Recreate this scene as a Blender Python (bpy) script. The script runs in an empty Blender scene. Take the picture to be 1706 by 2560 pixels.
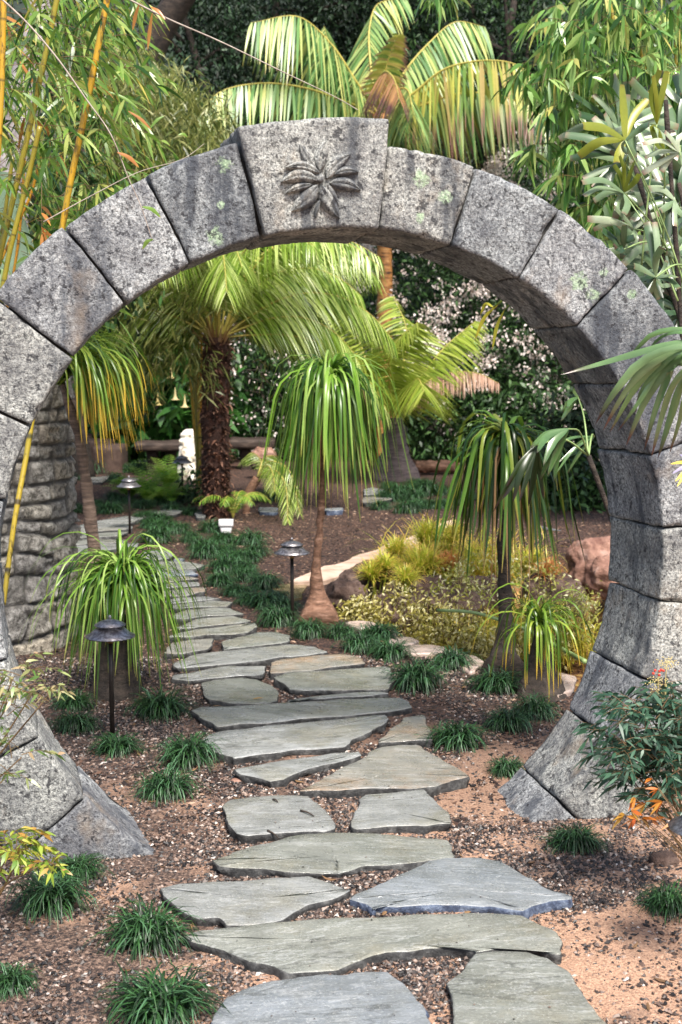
import bpy, math, random
import numpy as np
from mathutils import Vector

# ------------------------------------------------------------------ camera / world / light
SC = bpy.context.scene
COL = SC.collection
H = 1.77
PITCH = math.atan((1280 - 816) / 3556)
cam_d = bpy.data.cameras.new('camera'); cam = bpy.data.objects.new('camera', cam_d); COL.objects.link(cam)
cam.location = (0, 0, H); cam.rotation_euler = (math.pi / 2 - PITCH, 0, 0)
cam_d.sensor_fit = 'VERTICAL'; cam_d.sensor_height = 36; cam_d.lens = 3556 / 2560 * 36
cam_d.clip_end = 500; cam_d.clip_start = 0.05
cam_d.dof.use_dof = True; cam_d.dof.focus_distance = 4.9; cam_d.dof.aperture_fstop = 6.3
SC.camera = cam
W = bpy.data.worlds.new('World'); SC.world = W; W.use_nodes = True
wn = W.node_tree; bgn = wn.nodes['Background']
SUN_EL, SUN_AZ = math.radians(56), math.radians(158)     # azimuth measured clockwise from +Y
sky = wn.nodes.new('ShaderNodeTexSky'); sky.sky_type = 'NISHITA'; sky.sun_disc = False
sky.sun_elevation = SUN_EL; sky.sun_rotation = SUN_AZ; sky.dust_density = 3.0; sky.air_density = 1.0; sky.ozone_density = 0.6
wn.links.new(sky.outputs[0], bgn.inputs[0]); bgn.inputs[1].default_value = 0.10
sd = bpy.data.lights.new('sun', 'SUN'); sd.energy = 3.2; sd.angle = math.radians(16); sd.color = (1, .95, .88)
sun = bpy.data.objects.new('sun', sd); COL.objects.link(sun)
sv = Vector((math.sin(SUN_AZ) * math.cos(SUN_EL), math.cos(SUN_AZ) * math.cos(SUN_EL), math.sin(SUN_EL)))
sun.rotation_euler = sv.to_track_quat('Z', 'Y').to_euler(); sun.location = (0, -3, 9)
SC.view_settings.view_transform = 'Standard'; SC.view_settings.look = 'None'
SC.view_settings.exposure = 1.38; SC.view_settings.gamma = 1
SC.cycles.max_bounces = 6; SC.cycles.diffuse_bounces = 3; SC.cycles.glossy_bounces = 2
SC.cycles.transmission_bounces = 3; SC.cycles.transparent_max_bounces = 4
SC.cycles.use_denoising = True

R = np.random.default_rng(7); random.seed(7)
U = R.uniform
NRM = R.normal
F_ = 3556.0; CX, CY = 853.0, 1280.0
cp, sp_ = math.cos(PITCH), math.sin(PITCH)

def ray(x, y):
    u = (x - CX) / F_; v = (CY - y) / F_
    return np.array([u, cp + v * sp_, v * cp - sp_])
def G(x, y, z=0.0):
    """pixel of the 1706x2560 photo -> point on the plane at height z"""
    d = ray(x, y); t = (z - H) / d[2]
    return np.array([d[0] * t, d[1] * t, z])
def AT(x, y, Y):
    d = ray(x, y); t = Y / d[1]
    return np.array([d[0] * t, Y, H + d[2] * t])
K = 1706 / 1568
def dG(x, y, z=0.0): return G(x * K, y * K, z)
def dAT(x, y, Y): return AT(x * K, y * K, Y)

# ------------------------------------------------------------------ noise
def _h(ix, iy, iz, s):
    n = (ix.astype(np.int64) * 374761393 + iy.astype(np.int64) * 668265263 + iz.astype(np.int64) * 2147483647 + s * 1274126177) & 0xffffffff
    n = ((n ^ (n >> 13)) * 1274126177) & 0xffffffff
    return ((n ^ (n >> 16)) & 0xffff) / 65535.0
def vn(P, f=1.0, s=0):
    P = np.asarray(P, float) * f
    i = np.floor(P).astype(np.int64); q = P - i; q = q * q * (3 - 2 * q)
    o = 0
    for a in (0, 1):
        for b in (0, 1):
            for c in (0, 1):
                w = (q[..., 0] if a else 1 - q[..., 0]) * (q[..., 1] if b else 1 - q[..., 1]) * (q[..., 2] if c else 1 - q[..., 2])
                o = o + w * _h(i[..., 0] + a, i[..., 1] + b, i[..., 2] + c, s)
    return o * 2 - 1
def fbm(P, f=1.0, o=3, s=0):
    r = 0; a = 1
    for k in range(o):
        r = r + a * vn(P, f * 2 ** k, s + k * 17); a *= .5
    return r

# ------------------------------------------------------------------ mesh builder
class MB:
    def __init__(s): s.v = []; s.f4 = []; s.f3 = []; s.t = []; s.r = []; s.n = 0; s.m4 = []; s.m3 = []
    def add(s, v, f4=None, f3=None, t=0.0, r=0.0, m=0):
        v = np.asarray(v, float).reshape(-1, 3); k = len(v)
        s.v.append(v)
        s.t.append(np.broadcast_to(np.asarray(t, float).ravel() if np.ndim(t) else t, (k,)).copy())
        s.r.append(np.broadcast_to(np.asarray(r, float).ravel() if np.ndim(r) else r, (k,)).copy())
        if f4 is not None and len(f4): s.f4.append(np.asarray(f4, np.int64).reshape(-1, 4) + s.n); s.m4.append(np.full(len(s.f4[-1]), m))
        if f3 is not None and len(f3): s.f3.append(np.asarray(f3, np.int64).reshape(-1, 3) + s.n); s.m3.append(np.full(len(s.f3[-1]), m))
        s.n += k
    def build(s, name, mats, parent=None, smooth=True, origin=None):
        v = np.concatenate(s.v) if s.v else np.zeros((0, 3))
        f4 = np.concatenate(s.f4) if s.f4 else np.zeros((0, 4), np.int64)
        f3 = np.concatenate(s.f3) if s.f3 else np.zeros((0, 3), np.int64)
        org = np.array(origin if origin is not None else (0, 0, 0), float)
        me = bpy.data.meshes.new(name)
        me.vertices.add(len(v)); me.vertices.foreach_set('co', (v - org).ravel())
        nl = f4.size + f3.size; me.loops.add(nl)
        me.loops.foreach_set('vertex_index', np.concatenate([f4.ravel(), f3.ravel()]))
        npoly = len(f4) + len(f3); me.polygons.add(npoly)
        ls = np.concatenate([np.arange(len(f4)) * 4, f4.size + np.arange(len(f3)) * 3])
        me.polygons.foreach_set('loop_start', ls)
        if not isinstance(mats, (list, tuple)): mats = [mats]
        for m in mats: me.materials.append(m)
        mi = np.concatenate((s.m4 or [np.zeros(0, int)]) + (s.m3 or [np.zeros(0, int)])).astype(np.int32)
        me.polygons.foreach_set('material_index', mi)
        me.polygons.foreach_set('use_smooth', np.full(npoly, smooth))
        for nm, dat in (('t', s.t), ('r', s.r)):
            a = me.attributes.new(nm, 'FLOAT', 'POINT'); a.data.foreach_set('value', np.concatenate(dat).astype(np.float32))
        me.update(calc_edges=True); me.validate()
        o = bpy.data.objects.new(name, me); COL.objects.link(o)
        if parent is not None:
            o.parent = parent; o.location = org - np.array(parent['_o'])
        else:
            o.location = org; o['_o'] = [float(a) for a in org]
        return o
def thing(name, loc, label, cat, group=None):
    o = bpy.data.objects.new(name, None); COL.objects.link(o); o.location = loc
    o.empty_display_size = .1; o['_o'] = [float(a) for a in loc]
    o['label'] = label; o['category'] = cat
    if group: o['group'] = group
    return o
def tag(o, label, cat, group=None):
    o['label'] = label; o['category'] = cat
    if group: o['group'] = group
    return o
def sub(o, obj_parent, loc=None):
    return o

def norm(a): return a / np.maximum(np.linalg.norm(a, axis=-1, keepdims=True), 1e-9)
def ribbons(mb, P, Wd, side, r=0.0, m=0, fold=0.0, nrm=None):
    """P (n,k,3) centre lines, Wd (n,k) half widths, side (n,k,3)"""
    n, k, _ = P.shape
    Wd = np.broadcast_to(Wd, (n, k)); side = np.broadcast_to(side, (n, k, 3))
    t = np.broadcast_to(np.linspace(0, 1, k), (n, k)); r = np.broadcast_to(np.reshape(r, (-1, 1)) if np.ndim(r) else r, (n, k))
    if fold == 0:
        V = np.stack([P - side * Wd[..., None], P + side * Wd[..., None]], 2); c = 2
    else:
        T = norm(np.gradient(P, axis=1)); N = norm(np.cross(T, side))
        V = np.stack([P - side * Wd[..., None] + N * (fold * Wd)[..., None], P, P + side * Wd[..., None] + N * (fold * Wd)[..., None]], 2); c = 3
    idx = np.arange(n * k * c).reshape(n, k, c)
    q = np.stack([idx[:, :-1, :-1], idx[:, :-1, 1:], idx[:, 1:, 1:], idx[:, 1:, :-1]], -1).reshape(-1, 4)
    mb.add(V.reshape(-1, 3), f4=q, t=np.repeat(t.reshape(-1), c), r=np.repeat(np.ascontiguousarray(r).reshape(-1), c), m=m)
def arcs(base, az, e0, e1, L, k=6, bend=1.0, wig=0.0):
    """curves leaving base with azimuth az and elevation e0, bending to elevation e1 (radians)"""
    n = len(az); s = np.linspace(0, 1, k)
    sm = np.clip(s[None, :] / np.reshape(bend, (-1, 1)), 0, 1); sm = sm * sm * (3 - 2 * sm)
    e = e0[:, None] + (e1 - e0)[:, None] * sm
    a = az[:, None] + wig * s[None, :] * NRM(0, 1, (n, 1))
    d = np.stack([np.cos(e) * np.sin(a), np.cos(e) * np.cos(a), np.sin(e)], -1) * (L[:, None, None] / (k - 1))
    P = np.concatenate([np.zeros((n, 1, 3)), np.cumsum(d[:, :-1], 1)], 1) + base[:, None, :]
    side = np.stack([np.cos(a), -np.sin(a), np.zeros_like(a)], -1)
    return P, side
def spline(pts, n):
    pts = np.asarray(pts, float); m = len(pts)
    d = np.concatenate([[0], np.cumsum(np.linalg.norm(np.diff(pts, axis=0), axis=1))]); d /= d[-1]
    u = np.linspace(0, 1, n); out = np.zeros((n, pts.shape[1]))
    tg = np.gradient(pts, d, axis=0)
    for i, x in enumerate(u):
        j = min(max(np.searchsorted(d, x) - 1, 0), m - 2); h = d[j + 1] - d[j]; q = (x - d[j]) / h
        out[i] = (2*q**3-3*q**2+1)*pts[j] + (q**3-2*q**2+q)*h*tg[j] + (-2*q**3+3*q**2)*pts[j+1] + (q**3-q**2)*h*tg[j+1]
    return out
def tube(mb, P, rad, ns=10, r=0.0, m=0, noise=0.0, nf=8.0, cap=True, tile=None, seed=0):
    P = np.asarray(P, float); k = len(P); rad = np.broadcast_to(rad, (k,))
    T = norm(np.gradient(P, axis=0)); ref = np.array([0, 0, 1.]) if abs(T[:, 2]).mean() < .8 else np.array([0, 1., 0])
    A = norm(np.cross(T, ref)); B = np.cross(T, A)
    a = np.linspace(0, 2 * np.pi, ns, endpoint=False)
    N = A[:, None] * np.cos(a)[None, :, None] + B[:, None] * np.sin(a)[None, :, None]
    V = P[:, None] + N * rad[:, None, None]
    if noise: V = V + N * (fbm(V, nf, 3, seed) * noise)[..., None]
    V = V.reshape(-1, 3); t = np.repeat(np.linspace(0, 1, k), ns)
    idx = np.arange(k * ns).reshape(k, ns); nx = np.roll(idx, -1, 1)
    q = np.stack([idx[:-1], nx[:-1], nx[1:], idx[1:]], -1).reshape(-1, 4)
    f3 = []
    if cap:
        V = np.concatenate([V, P[:1], P[-1:]]); t = np.concatenate([t, [0, 1]])
        c0, c1 = k * ns, k * ns + 1
        f3 = [(c0, nx[0, i], idx[0, i]) for i in range(ns)] + [(c1, idx[-1, i], nx[-1, i]) for i in range(ns)]
    mb.add(V, f4=q, f3=f3, t=t, r=r, m=m)
def cubesurf(nx, ny, nz):
    vid = {}; V = []; Q = []
    def g(i, j, k):
        if (i, j, k) not in vid: vid[(i, j, k)] = len(V); V.append((i / nx * 2 - 1, j / ny * 2 - 1, k / nz * 2 - 1))
        return vid[(i, j, k)]
    for i in range(nx):
        for j in range(ny):
            Q.append((g(i, j, 0), g(i, j+1, 0), g(i+1, j+1, 0), g(i+1, j, 0))); Q.append((g(i, j, nz), g(i+1, j, nz), g(i+1, j+1, nz), g(i, j+1, nz)))
    for i in range(nx):
        for k in range(nz):
            Q.append((g(i, 0, k), g(i+1, 0, k), g(i+1, 0, k+1), g(i, 0, k+1))); Q.append((g(i, ny, k), g(i, ny, k+1), g(i+1, ny, k+1), g(i+1, ny, k)))
    for j in range(ny):
        for k in range(nz):
            Q.append((g(0, j, k), g(0, j, k+1), g(0, j+1, k+1), g(0, j+1, k))); Q.append((g(nx, j, k), g(nx, j+1, k), g(nx, j+1, k+1), g(nx, j, k+1)))
    return np.array(V), np.array(Q)
def rbox(hs, res, rad, amp=0.0, nf=8.0, seed=0, oct_=3):
    """rounded, roughened box with half sizes hs; returns verts, quads"""
    hs = np.array(hs, float); n = np.maximum(2, np.ceil(2 * hs / res)).astype(int)
    V, Q = cubesurf(*n)
    P = V * hs; inner = np.clip(P, -(hs - rad), hs - rad); d = P - inner
    L = np.linalg.norm(d, axis=1, keepdims=True); N = np.where(L > 1e-9, d / np.maximum(L, 1e-9), 0)
    P = inner + N * rad
    if amp: P = P + N * (fbm(P + seed * 3.7, nf, oct_, seed) * amp)[:, None]
    return P, Q
def rotz(V, a):
    c, s = math.cos(a), math.sin(a); V = np.asarray(V)
    return np.stack([V[:, 0] * c - V[:, 1] * s, V[:, 0] * s + V[:, 1] * c, V[:, 2]], -1)
def lathe(mb, prof, c, ns=28, r=0.0, m=0):
    prof = np.array(prof, float); a = np.linspace(0, 2 * np.pi, ns, endpoint=False)
    V = np.stack([prof[:, None, 0] * np.cos(a), prof[:, None, 0] * np.sin(a), np.broadcast_to(prof[:, None, 1], (len(prof), ns))], -1) + np.array(c)
    idx = np.arange(len(prof) * ns).reshape(len(prof), ns); nx = np.roll(idx, -1, 1)
    q = np.stack([idx[:-1], nx[:-1], nx[1:], idx[1:]], -1).reshape(-1, 4)
    mb.add(V.reshape(-1, 3), f4=q, r=r, m=m)

# ------------------------------------------------------------------ materials
MATS = {}
def newmat(name):
    m = bpy.data.materials.new(name); m.use_nodes = True; nt = m.node_tree
    p = nt.nodes['Principled BSDF']; MATS[name] = m
    return m, nt, p
def nd(nt, t, **kw):
    n = nt.nodes.new(t)
    for k, v in kw.items(): setattr(n, k, v)
    return n
def ramp(nt, cols, src, interp='LINEAR'):
    r = nd(nt, 'ShaderNodeValToRGB'); e = r.color_ramp.elements; r.color_ramp.interpolation = interp
    while len(e) > 1: e.remove(e[-1])
    for i, (p, c) in enumerate(cols):
        x = e[0] if i == 0 else e.new(p); x.position = p; x.color = (*c, 1)
    nt.links.new(src, r.inputs[0]); return r.outputs[0]
def tex(nt, scale, detail=4, rough=.6, vec=None, kind='ShaderNodeTexNoise', out=0):
    n = nd(nt, kind); n.inputs['Scale'].default_value = scale
    if kind == 'ShaderNodeTexNoise': n.inputs['Detail'].default_value = detail; n.inputs['Roughness'].default_value = rough
    if vec is not None: nt.links.new(vec, n.inputs['Vector'])
    return n.outputs[out]
def coord(nt, which='Object', scale=None, loc=None):
    c = nd(nt, 'ShaderNodeTexCoord').outputs[which]
    if scale or loc:
        mp = nd(nt, 'ShaderNodeMapping'); nt.links.new(c, mp.inputs[0])
        if scale: mp.inputs['Scale'].default_value = scale
        if loc: mp.inputs['Location'].default_value = loc
        c = mp.outputs[0]
    return c
def wpos(nt, scale=None):
    c = nd(nt, 'ShaderNodeNewGeometry').outputs['Position']
    if scale:
        mp = nd(nt, 'ShaderNodeMapping'); nt.links.new(c, mp.inputs[0]); mp.inputs['Scale'].default_value = scale; c = mp.outputs[0]
    return c
def mixc(nt, f, a, b, mode='MIX'):
    m = nd(nt, 'ShaderNodeMix', data_type='RGBA', blend_type=mode)
    for i, x in ((0, f), (6, a), (7, b)):
        if isinstance(x, bpy.types.NodeSocket): nt.links.new(x, m.inputs[i])
        elif isinstance(x, (int, float)): m.inputs[i].default_value = x
        else: m.inputs[i].default_value = (*x, 1)
    return m.outputs[2]
def mth(nt, op, a, b=None, c=None, clamp=False):
    m = nd(nt, 'ShaderNodeMath', operation=op); m.use_clamp = clamp
    for i, x in enumerate((a, b, c)):
        if x is None: continue
        if isinstance(x, bpy.types.NodeSocket): nt.links.new(x, m.inputs[i])
        else: m.inputs[i].default_value = x
    return m.outputs[0]
def bump(nt, p, h, strength=.5, dist=.01, prev=None):
    b = nd(nt, 'ShaderNodeBump'); b.inputs['Strength'].default_value = strength; b.inputs['Distance'].default_value = dist
    nt.links.new(h, b.inputs['Height'])
    if prev is not None: nt.links.new(prev, b.inputs['Normal'])
    nt.links.new(b.outputs[0], p.inputs['Normal']); return b.outputs[0]
def attr(nt, name): return nd(nt, 'ShaderNodeAttribute', attribute_name=name).outputs['Fac']
def leafmat(name, cols, tip=None, tip_at=.8, rough=.38, transl=.3, base=None, spec=.5):
    m, nt, p = newmat(name)
    r = attr(nt, 'r'); t = attr(nt, 't'); n = len(cols)
    c = ramp(nt, [(i / max(1, n - 1), q) for i, q in enumerate(cols)], r)
    nz = tex(nt, 30, 2, .6, coord(nt))
    c = mixc(nt, mth(nt, 'MULTIPLY', nz, .3), c, (0.02, 0.03, 0.01))
    if tip:
        f = mth(nt, 'MULTIPLY', mth(nt, 'SUBTRACT', mth(nt, 'ADD', t, mth(nt, 'MULTIPLY', r, .12)), tip_at), 6.0, clamp=True)
        c = mixc(nt, f, c, tip)
    if base:
        c = mixc(nt, mth(nt, 'MULTIPLY', mth(nt, 'SUBTRACT', .13, t), 8.0, clamp=True), c, base)
    nt.links.new(c, p.inputs['Base Color']); p.inputs['Roughness'].default_value = rough; p.inputs['Specular IOR Level'].default_value = spec
    tr = nd(nt, 'ShaderNodeBsdfTranslucent'); nt.links.new(c, tr.inputs[0])
    mx = nd(nt, 'ShaderNodeMixShader'); mx.inputs[0].default_value = transl
    nt.links.new(p.outputs[0], mx.inputs[1]); nt.links.new(tr.outputs[0], mx.inputs[2])
    nt.links.new(mx.outputs[0], nt.nodes['Material Output'].inputs[0])
    return m
def simple(name, cols, scale=12, rough=.7, bs=.4, bd=.01, stretch=None, metal=0, spec=.4, detail=5):
    m, nt, p = newmat(name)
    v = coord(nt, 'Object', stretch)
    n = tex(nt, scale, detail, .65, v); c = ramp(nt, [(.3 + .4 * i / max(1, len(cols) - 1), q) for i, q in enumerate(cols)], n)
    nt.links.new(c, p.inputs['Base Color']); p.inputs['Roughness'].default_value = rough; p.inputs['Metallic'].default_value = metal
    p.inputs['Specular IOR Level'].default_value = spec
    if bs: bump(nt, p, tex(nt, scale * 2.3, 6, .7, v), bs, bd)
    return m

# gate plane frame
PSI = math.radians(12); GD = 4.8; GT = .42; GCA, GCZ = .021, .935
gn = np.array([-math.sin(PSI), math.cos(PSI), 0]); gu = np.array([math.cos(PSI), math.sin(PSI), 0])
def GP(a, z, w=0.0):
    a = np.asarray(a, float)
    return np.array([0, GD, 0]) + gu * a[..., None] + gn * np.asarray(w, float)[..., None] + np.array([0, 0, 1.]) * np.asarray(z, float)[..., None]
def Gpx(x, y, w=0.0):
    """pixel -> (a, z) on the gate plane"""
    d = ray(x, y); t = (w + gn[1] * GD) / (d @ gn); X = d * t; return (X - np.array([0, GD, 0])) @ gu, X[2] + H

LICHEN = [(1056,443,.032),(1113,492,.024),(540,590,.03),(562,412,.026),(553,510,.014),(858,500,.022),(870,493,.014),(930,345,.02),(920,320,.02),(1450,700,.036),(1480,735,.028),(1510,680,.02),(940,375,.016),(1580,735,.02),(935,425,.014),(1050,540,.02)]
def gate_mat(name, tone):
    m, nt, p = newmat(name)
    pos = wpos(nt)
    grain = tex(nt, 95, 4, .85, pos); mid = tex(nt, 9, 5, .7, pos); big = tex(nt, 2.1, 4, .6, wpos(nt, (1, 1, .55)))
    streak = tex(nt, 6, 4, .6, wpos(nt, (1.6, 1.6, .25)))
    c = ramp(nt, [(.34, (.035, .036, .036)), (.43, (.16, .163, .158)), (.52, (.33, .335, .32)), (.64, (.58, .58, .545))], grain)
    dirt = mth(nt, 'ADD', mth(nt, 'MULTIPLY', mid, .55), mth(nt, 'MULTIPLY', big, .55))
    f = ramp(nt, [(.45, (0, 0, 0)), (.66, (1, 1, 1))], dirt)
    c = mixc(nt, mth(nt, 'MULTIPLY', f, .75), c, (.07, .07, .08), 'MIX')
    f2 = ramp(nt, [(.50, (0, 0, 0)), (.62, (1, 1, 1))], streak)
    c = mixc(nt, mth(nt, 'MULTIPLY', f2, .8), c, (.05, .056, .068))
    f3 = ramp(nt, [(.56, (0, 0, 0)), (.72, (1, 1, 1))], tex(nt, 4.3, 4, .7, wpos(nt, (1, 1, .7))))
    c = mixc(nt, mth(nt, 'MULTIPLY', f3, .35), c, (.38, .27, .16))
    c = mixc(nt, 1.0, c, tuple(a * b for a, b in zip(tone, (.98, 1.0, 1.05))), 'MULTIPLY')
    # lichen patches
    wob = tex(nt, 38, 3, .7, pos); mask = None
    for (x, y, rr) in LICHEN:
        a, z = Gpx(x, y); q = GP(a, z)
        dn = nd(nt, 'ShaderNodeVectorMath', operation='DISTANCE'); nt.links.new(pos, dn.inputs[0]); dn.inputs[1].default_value = tuple(q)
        dd = mth(nt, 'ADD', dn.outputs['Value'], mth(nt, 'MULTIPLY', mth(nt, 'SUBTRACT', wob, .5), rr * 2.2))
        k = mth(nt, 'MULTIPLY', mth(nt, 'SUBTRACT', rr, dd), 3.0 / rr, clamp=True)
        mask = k if mask is None else mth(nt, 'MAXIMUM', mask, k)
    lc = ramp(nt, [(.35, (.16, .26, .14)), (.6, (.42, .54, .36))], tex(nt, 90, 3, .7, pos))
    c = mixc(nt, mth(nt, 'MULTIPLY', mth(nt, 'MULTIPLY', mask, ramp(nt, [(.36, (.1, .1, .1)), (.55, (1, 1, 1))], tex(nt, 55, 4, .8, pos))), .8), c, lc)
    pk = ramp(nt, [(.575, (0, 0, 0)), (.63, (1, 1, 1))], tex(nt, 33, 3, .7, pos)); c = mixc(nt, mth(nt, 'MULTIPLY', pk, .8), c, (.02, .02, .024))
    nt.links.new(c, p.inputs['Base Color']); p.inputs['Roughness'].default_value = .82; p.inputs['Specular IOR Level'].default_value = .3
    vo = nd(nt, 'ShaderNodeTexVoronoi'); vo.inputs['Scale'].default_value = 55; nt.links.new(pos, vo.inputs['Vector'])
    pit = mth(nt, 'MULTIPLY', ramp(nt, [(.0, (0, 0, 0)), (.22, (1, 1, 1))], vo.outputs[0]), .5)
    b1 = bump(nt, p, mth(nt, 'ADD', mth(nt, 'ADD', grain, mid), pit), .9, .006)
    bump(nt, p, tex(nt, 28, 5, .75, pos), .9, .012, b1)
    return m
M_gate = [gate_mat('gate_stone_grey', (1, 1, 1)), gate_mat('gate_stone_dark', (.80, .82, .83)), gate_mat('gate_stone_warm', (1.06, 1.04, .97))]
M_relief = simple('relief_stone', [(.10, .10, .11), (.24, .24, .24), (.34, .33, .33)], 60, .85, .7, .006)
M_mortar = simple('dark_mortar', [(.012, .012, .012), (.03, .028, .025)], 40, .95, .3)

def slab_mat(name, c0, c1, stain, sa):
    m, nt, p = newmat(name)
    oi = nd(nt, 'ShaderNodeObjectInfo').outputs['Random']
    vr = nd(nt, 'ShaderNodeVectorRotate', rotation_type='Z_AXIS'); nt.links.new(wpos(nt), vr.inputs['Vector']); nt.links.new(mth(nt, 'MULTIPLY', mth(nt, 'SUBTRACT', oi, .5), .7), vr.inputs['Angle']); pos = vr.outputs[0]
    def mp(sc):
        q = nd(nt, 'ShaderNodeMapping'); nt.links.new(pos, q.inputs[0]); q.inputs['Scale'].default_value = sc; return q.outputs[0]
    n1 = tex(nt, 3.5, 6, .7, mp((1, 2.0, 1))); lay = tex(nt, 2.6, 9, .66, mp((.7, 2.8, 2)))
    c = mixc(nt, ramp(nt, [(.38, (0, 0, 0)), (.62, (1, 1, 1))], n1), c0, c1)
    c = mixc(nt, mth(nt, 'MULTIPLY', ramp(nt, [(.5, (0, 0, 0)), (.62, (1, 1, 1))], tex(nt, 2.6, 5, .7, pos)), sa), c, stain)
    st = ramp(nt, [(.49, (0, 0, 0)), (.505, (1, 1, 1)), (.52, (0, 0, 0))], lay)
    c = mixc(nt, mth(nt, 'MULTIPLY', st, .35), c, (.55, .56, .56))
    sk = ramp(nt, [(.565, (0, 0, 0)), (.575, (1, 1, 1)), (.59, (0, 0, 0))], tex(nt, 1.7, 4, .6, mp((.7, 2.5, 1))))
    c = mixc(nt, mth(nt, 'MULTIPLY', sk, .55), c, (.03, .03, .028))
    c = mixc(nt, mth(nt, 'MULTIPLY', ramp(nt, [(.42, (0, 0, 0)), (.7, (1, 1, 1))], tex(nt, 9, 6, .75, pos)), .5), c, (.085, .085, .072))
    c = mixc(nt, mth(nt, 'MULTIPLY', oi, .25), c, (.12, .13, .12))
    sp = tex(nt, 130, 3, .8, pos); c = mixc(nt, mth(nt, 'MULTIPLY', ramp(nt, [(.57, (0, 0, 0)), (.66, (1, 1, 1))], sp), .35), c, (.55, .55, .52))
    c = mixc(nt, mth(nt, 'MULTIPLY', ramp(nt, [(.34, (1, 1, 1)), (.42, (0, 0, 0))], sp), .4), c, (.05, .05, .048))
    nt.links.new(c, p.inputs['Base Color'])
    rg = ramp(nt, [(.42, (.08, .08, .08)), (.56, (.36, .36, .36))], tex(nt, 5, 5, .7, pos)); nt.links.new(rg, p.inputs['Roughness'])
    p.inputs['Specular IOR Level'].default_value = .6
    b = bump(nt, p, lay, .7, .02); bump(nt, p, tex(nt, 70, 6, .75, pos), .5, .004, b)
    return m
M_slab = {'grey': slab_mat('slate_grey', (.19, .195, .19), (.27, .275, .265), (.22, .20, .13), .4),
          'olive': slab_mat('slate_olive', (.165, .172, .15), (.235, .24, .21), (.2, .175, .11), .45),
          'blue': slab_mat('slate_blue', (.165, .183, .20), (.235, .255, .275), (.2, .2, .18), .25),
          'tan': slab_mat('slate_tan', (.19, .185, .165), (.26, .24, .2), (.32, .2, .11), .6),
          'pink': slab_mat('sandstone_pink', (.46, .33, .27), (.56, .43, .36), (.5, .36, .24), .4)}
M_slabside = simple('slab_edge', [(.012, .012, .013), (.045, .045, .045), (.13, .13, .125)], 30, .8, .9, .012)  # shadow on the undercut sides is painted into this near-black colour
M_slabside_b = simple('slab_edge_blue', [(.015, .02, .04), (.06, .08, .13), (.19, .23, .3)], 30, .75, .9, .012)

# ground
m, nt, p = newmat('soil'); M_soil = m
pos = wpos(nt); sx = nd(nt, 'ShaderNodeSeparateXYZ'); nt.links.new(pos, sx.inputs[0])
near = mth(nt, 'MULTIPLY', mth(nt, 'SUBTRACT', 6.6, sx.outputs[1]), .5, clamp=True)
right = mth(nt, 'MULTIPLY_ADD', sx.outputs[0], .30, .32)
patch = tex(nt, 1.9, 5, .65, pos)
sandm = mth(nt, 'MULTIPLY', mth(nt, 'SUBTRACT', mth(nt, 'ADD', mth(nt, 'MULTIPLY', patch, 1.8), right), 1.02), 4.0, clamp=True)
sandm = mth(nt, 'MULTIPLY', sandm, near)
fine = tex(nt, 160, 3, .8, pos); med = tex(nt, 45, 4, .75, pos)
mulch = ramp(nt, [(.38, (.003, .002, .0015)), (.48, (.03, .013, .008)), (.57, (.10, .048, .03)), (.68, (.25, .15, .1))], med)
sand = ramp(nt, [(.3, (.13, .065, .04)), (.45, (.41, .235, .15)), (.7, (.66, .43, .29))], tex(nt, 120, 4, .75, pos))
gr = ramp(nt, [(.38, (.006, .004, .004)), (.5, (.09, .053, .038)), (.63, (.33, .22, .16))], tex(nt, 70, 4, .8, pos))
base = mixc(nt, near, mulch, gr); c = mixc(nt, sandm, base, sand)
far = mth(nt, 'MULTIPLY', mth(nt, 'SUBTRACT', sx.outputs[1], 19.0), .5, clamp=True)
c = mixc(nt, far, c, ramp(nt, [(.4, (.006, .012, .005)), (.65, (.02, .04, .015))], tex(nt, 5, 5, .7, pos)))
pitm = mth(nt, 'MULTIPLY', mth(nt, 'SUBTRACT', -.12, sx.outputs[2]), 8.0, clamp=True)
c = mixc(nt, pitm, c, ramp(nt, [(.4, (.08, .03, .015)), (.52, (.36, .18, .06)), (.66, (.55, .42, .12))], tex(nt, 14, 5, .7, pos)))
nt.links.new(c, p.inputs['Base Color']); p.inputs['Roughness'].default_value = .8
b = bump(nt, p, med, 1.0, .02); bump(nt, p, fine, .8, .008, b)

M_pebble, nt, p = newmat('pebble')
c = ramp(nt, [(0, (.006, .005, .005)), (.35, (.02, .015, .013)), (.58, (.07, .045, .034)), (.8, (.15, .095, .07)), (.95, (.27, .2, .16)), (.993, (.5, .46, .42))], attr(nt, 'r'))
nt.links.new(c, p.inputs['Base Color']); p.inputs['Roughness'].default_value = .5
M_chip, nt, p = newmat('bark_chip')
c = ramp(nt, [(0, (.005, .003, .002)), (.5, (.035, .016, .010)), (.85, (.12, .065, .042)), (1, (.38, .26, .18))], attr(nt, 'r'))
nt.links.new(c, p.inputs['Base Color']); p.inputs['Roughness'].default_value = .6

M_wallrock, nt, p = newmat('wall_rock')
r_ = attr(nt, 'r'); t_ = attr(nt, 't'); v_ = coord(nt)
c = ramp(nt, [(.36, (.04, .037, .03)), (.45, (.19, .18, .16)), (.54, (.40, .385, .35)), (.66, (.66, .64, .59))], tex(nt, 26, 7, .8, v_))
c = mixc(nt, .65, c, ramp(nt, [(0, (.75, .75, .78)), (.5, (1, .97, .9)), (.8, (1.15, 1.0, .78)), (1, (.6, .6, .6))], r_), 'MULTIPLY')
c = mixc(nt, mth(nt, 'SUBTRACT', 1.0, t_, clamp=True), c, (.09, .085, .08))
nt.links.new(c, p.inputs['Base Color']); p.inputs['Roughness'].default_value = .85; bump(nt, p, tex(nt, 45, 6, .75, v_), .9, .02)

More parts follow.
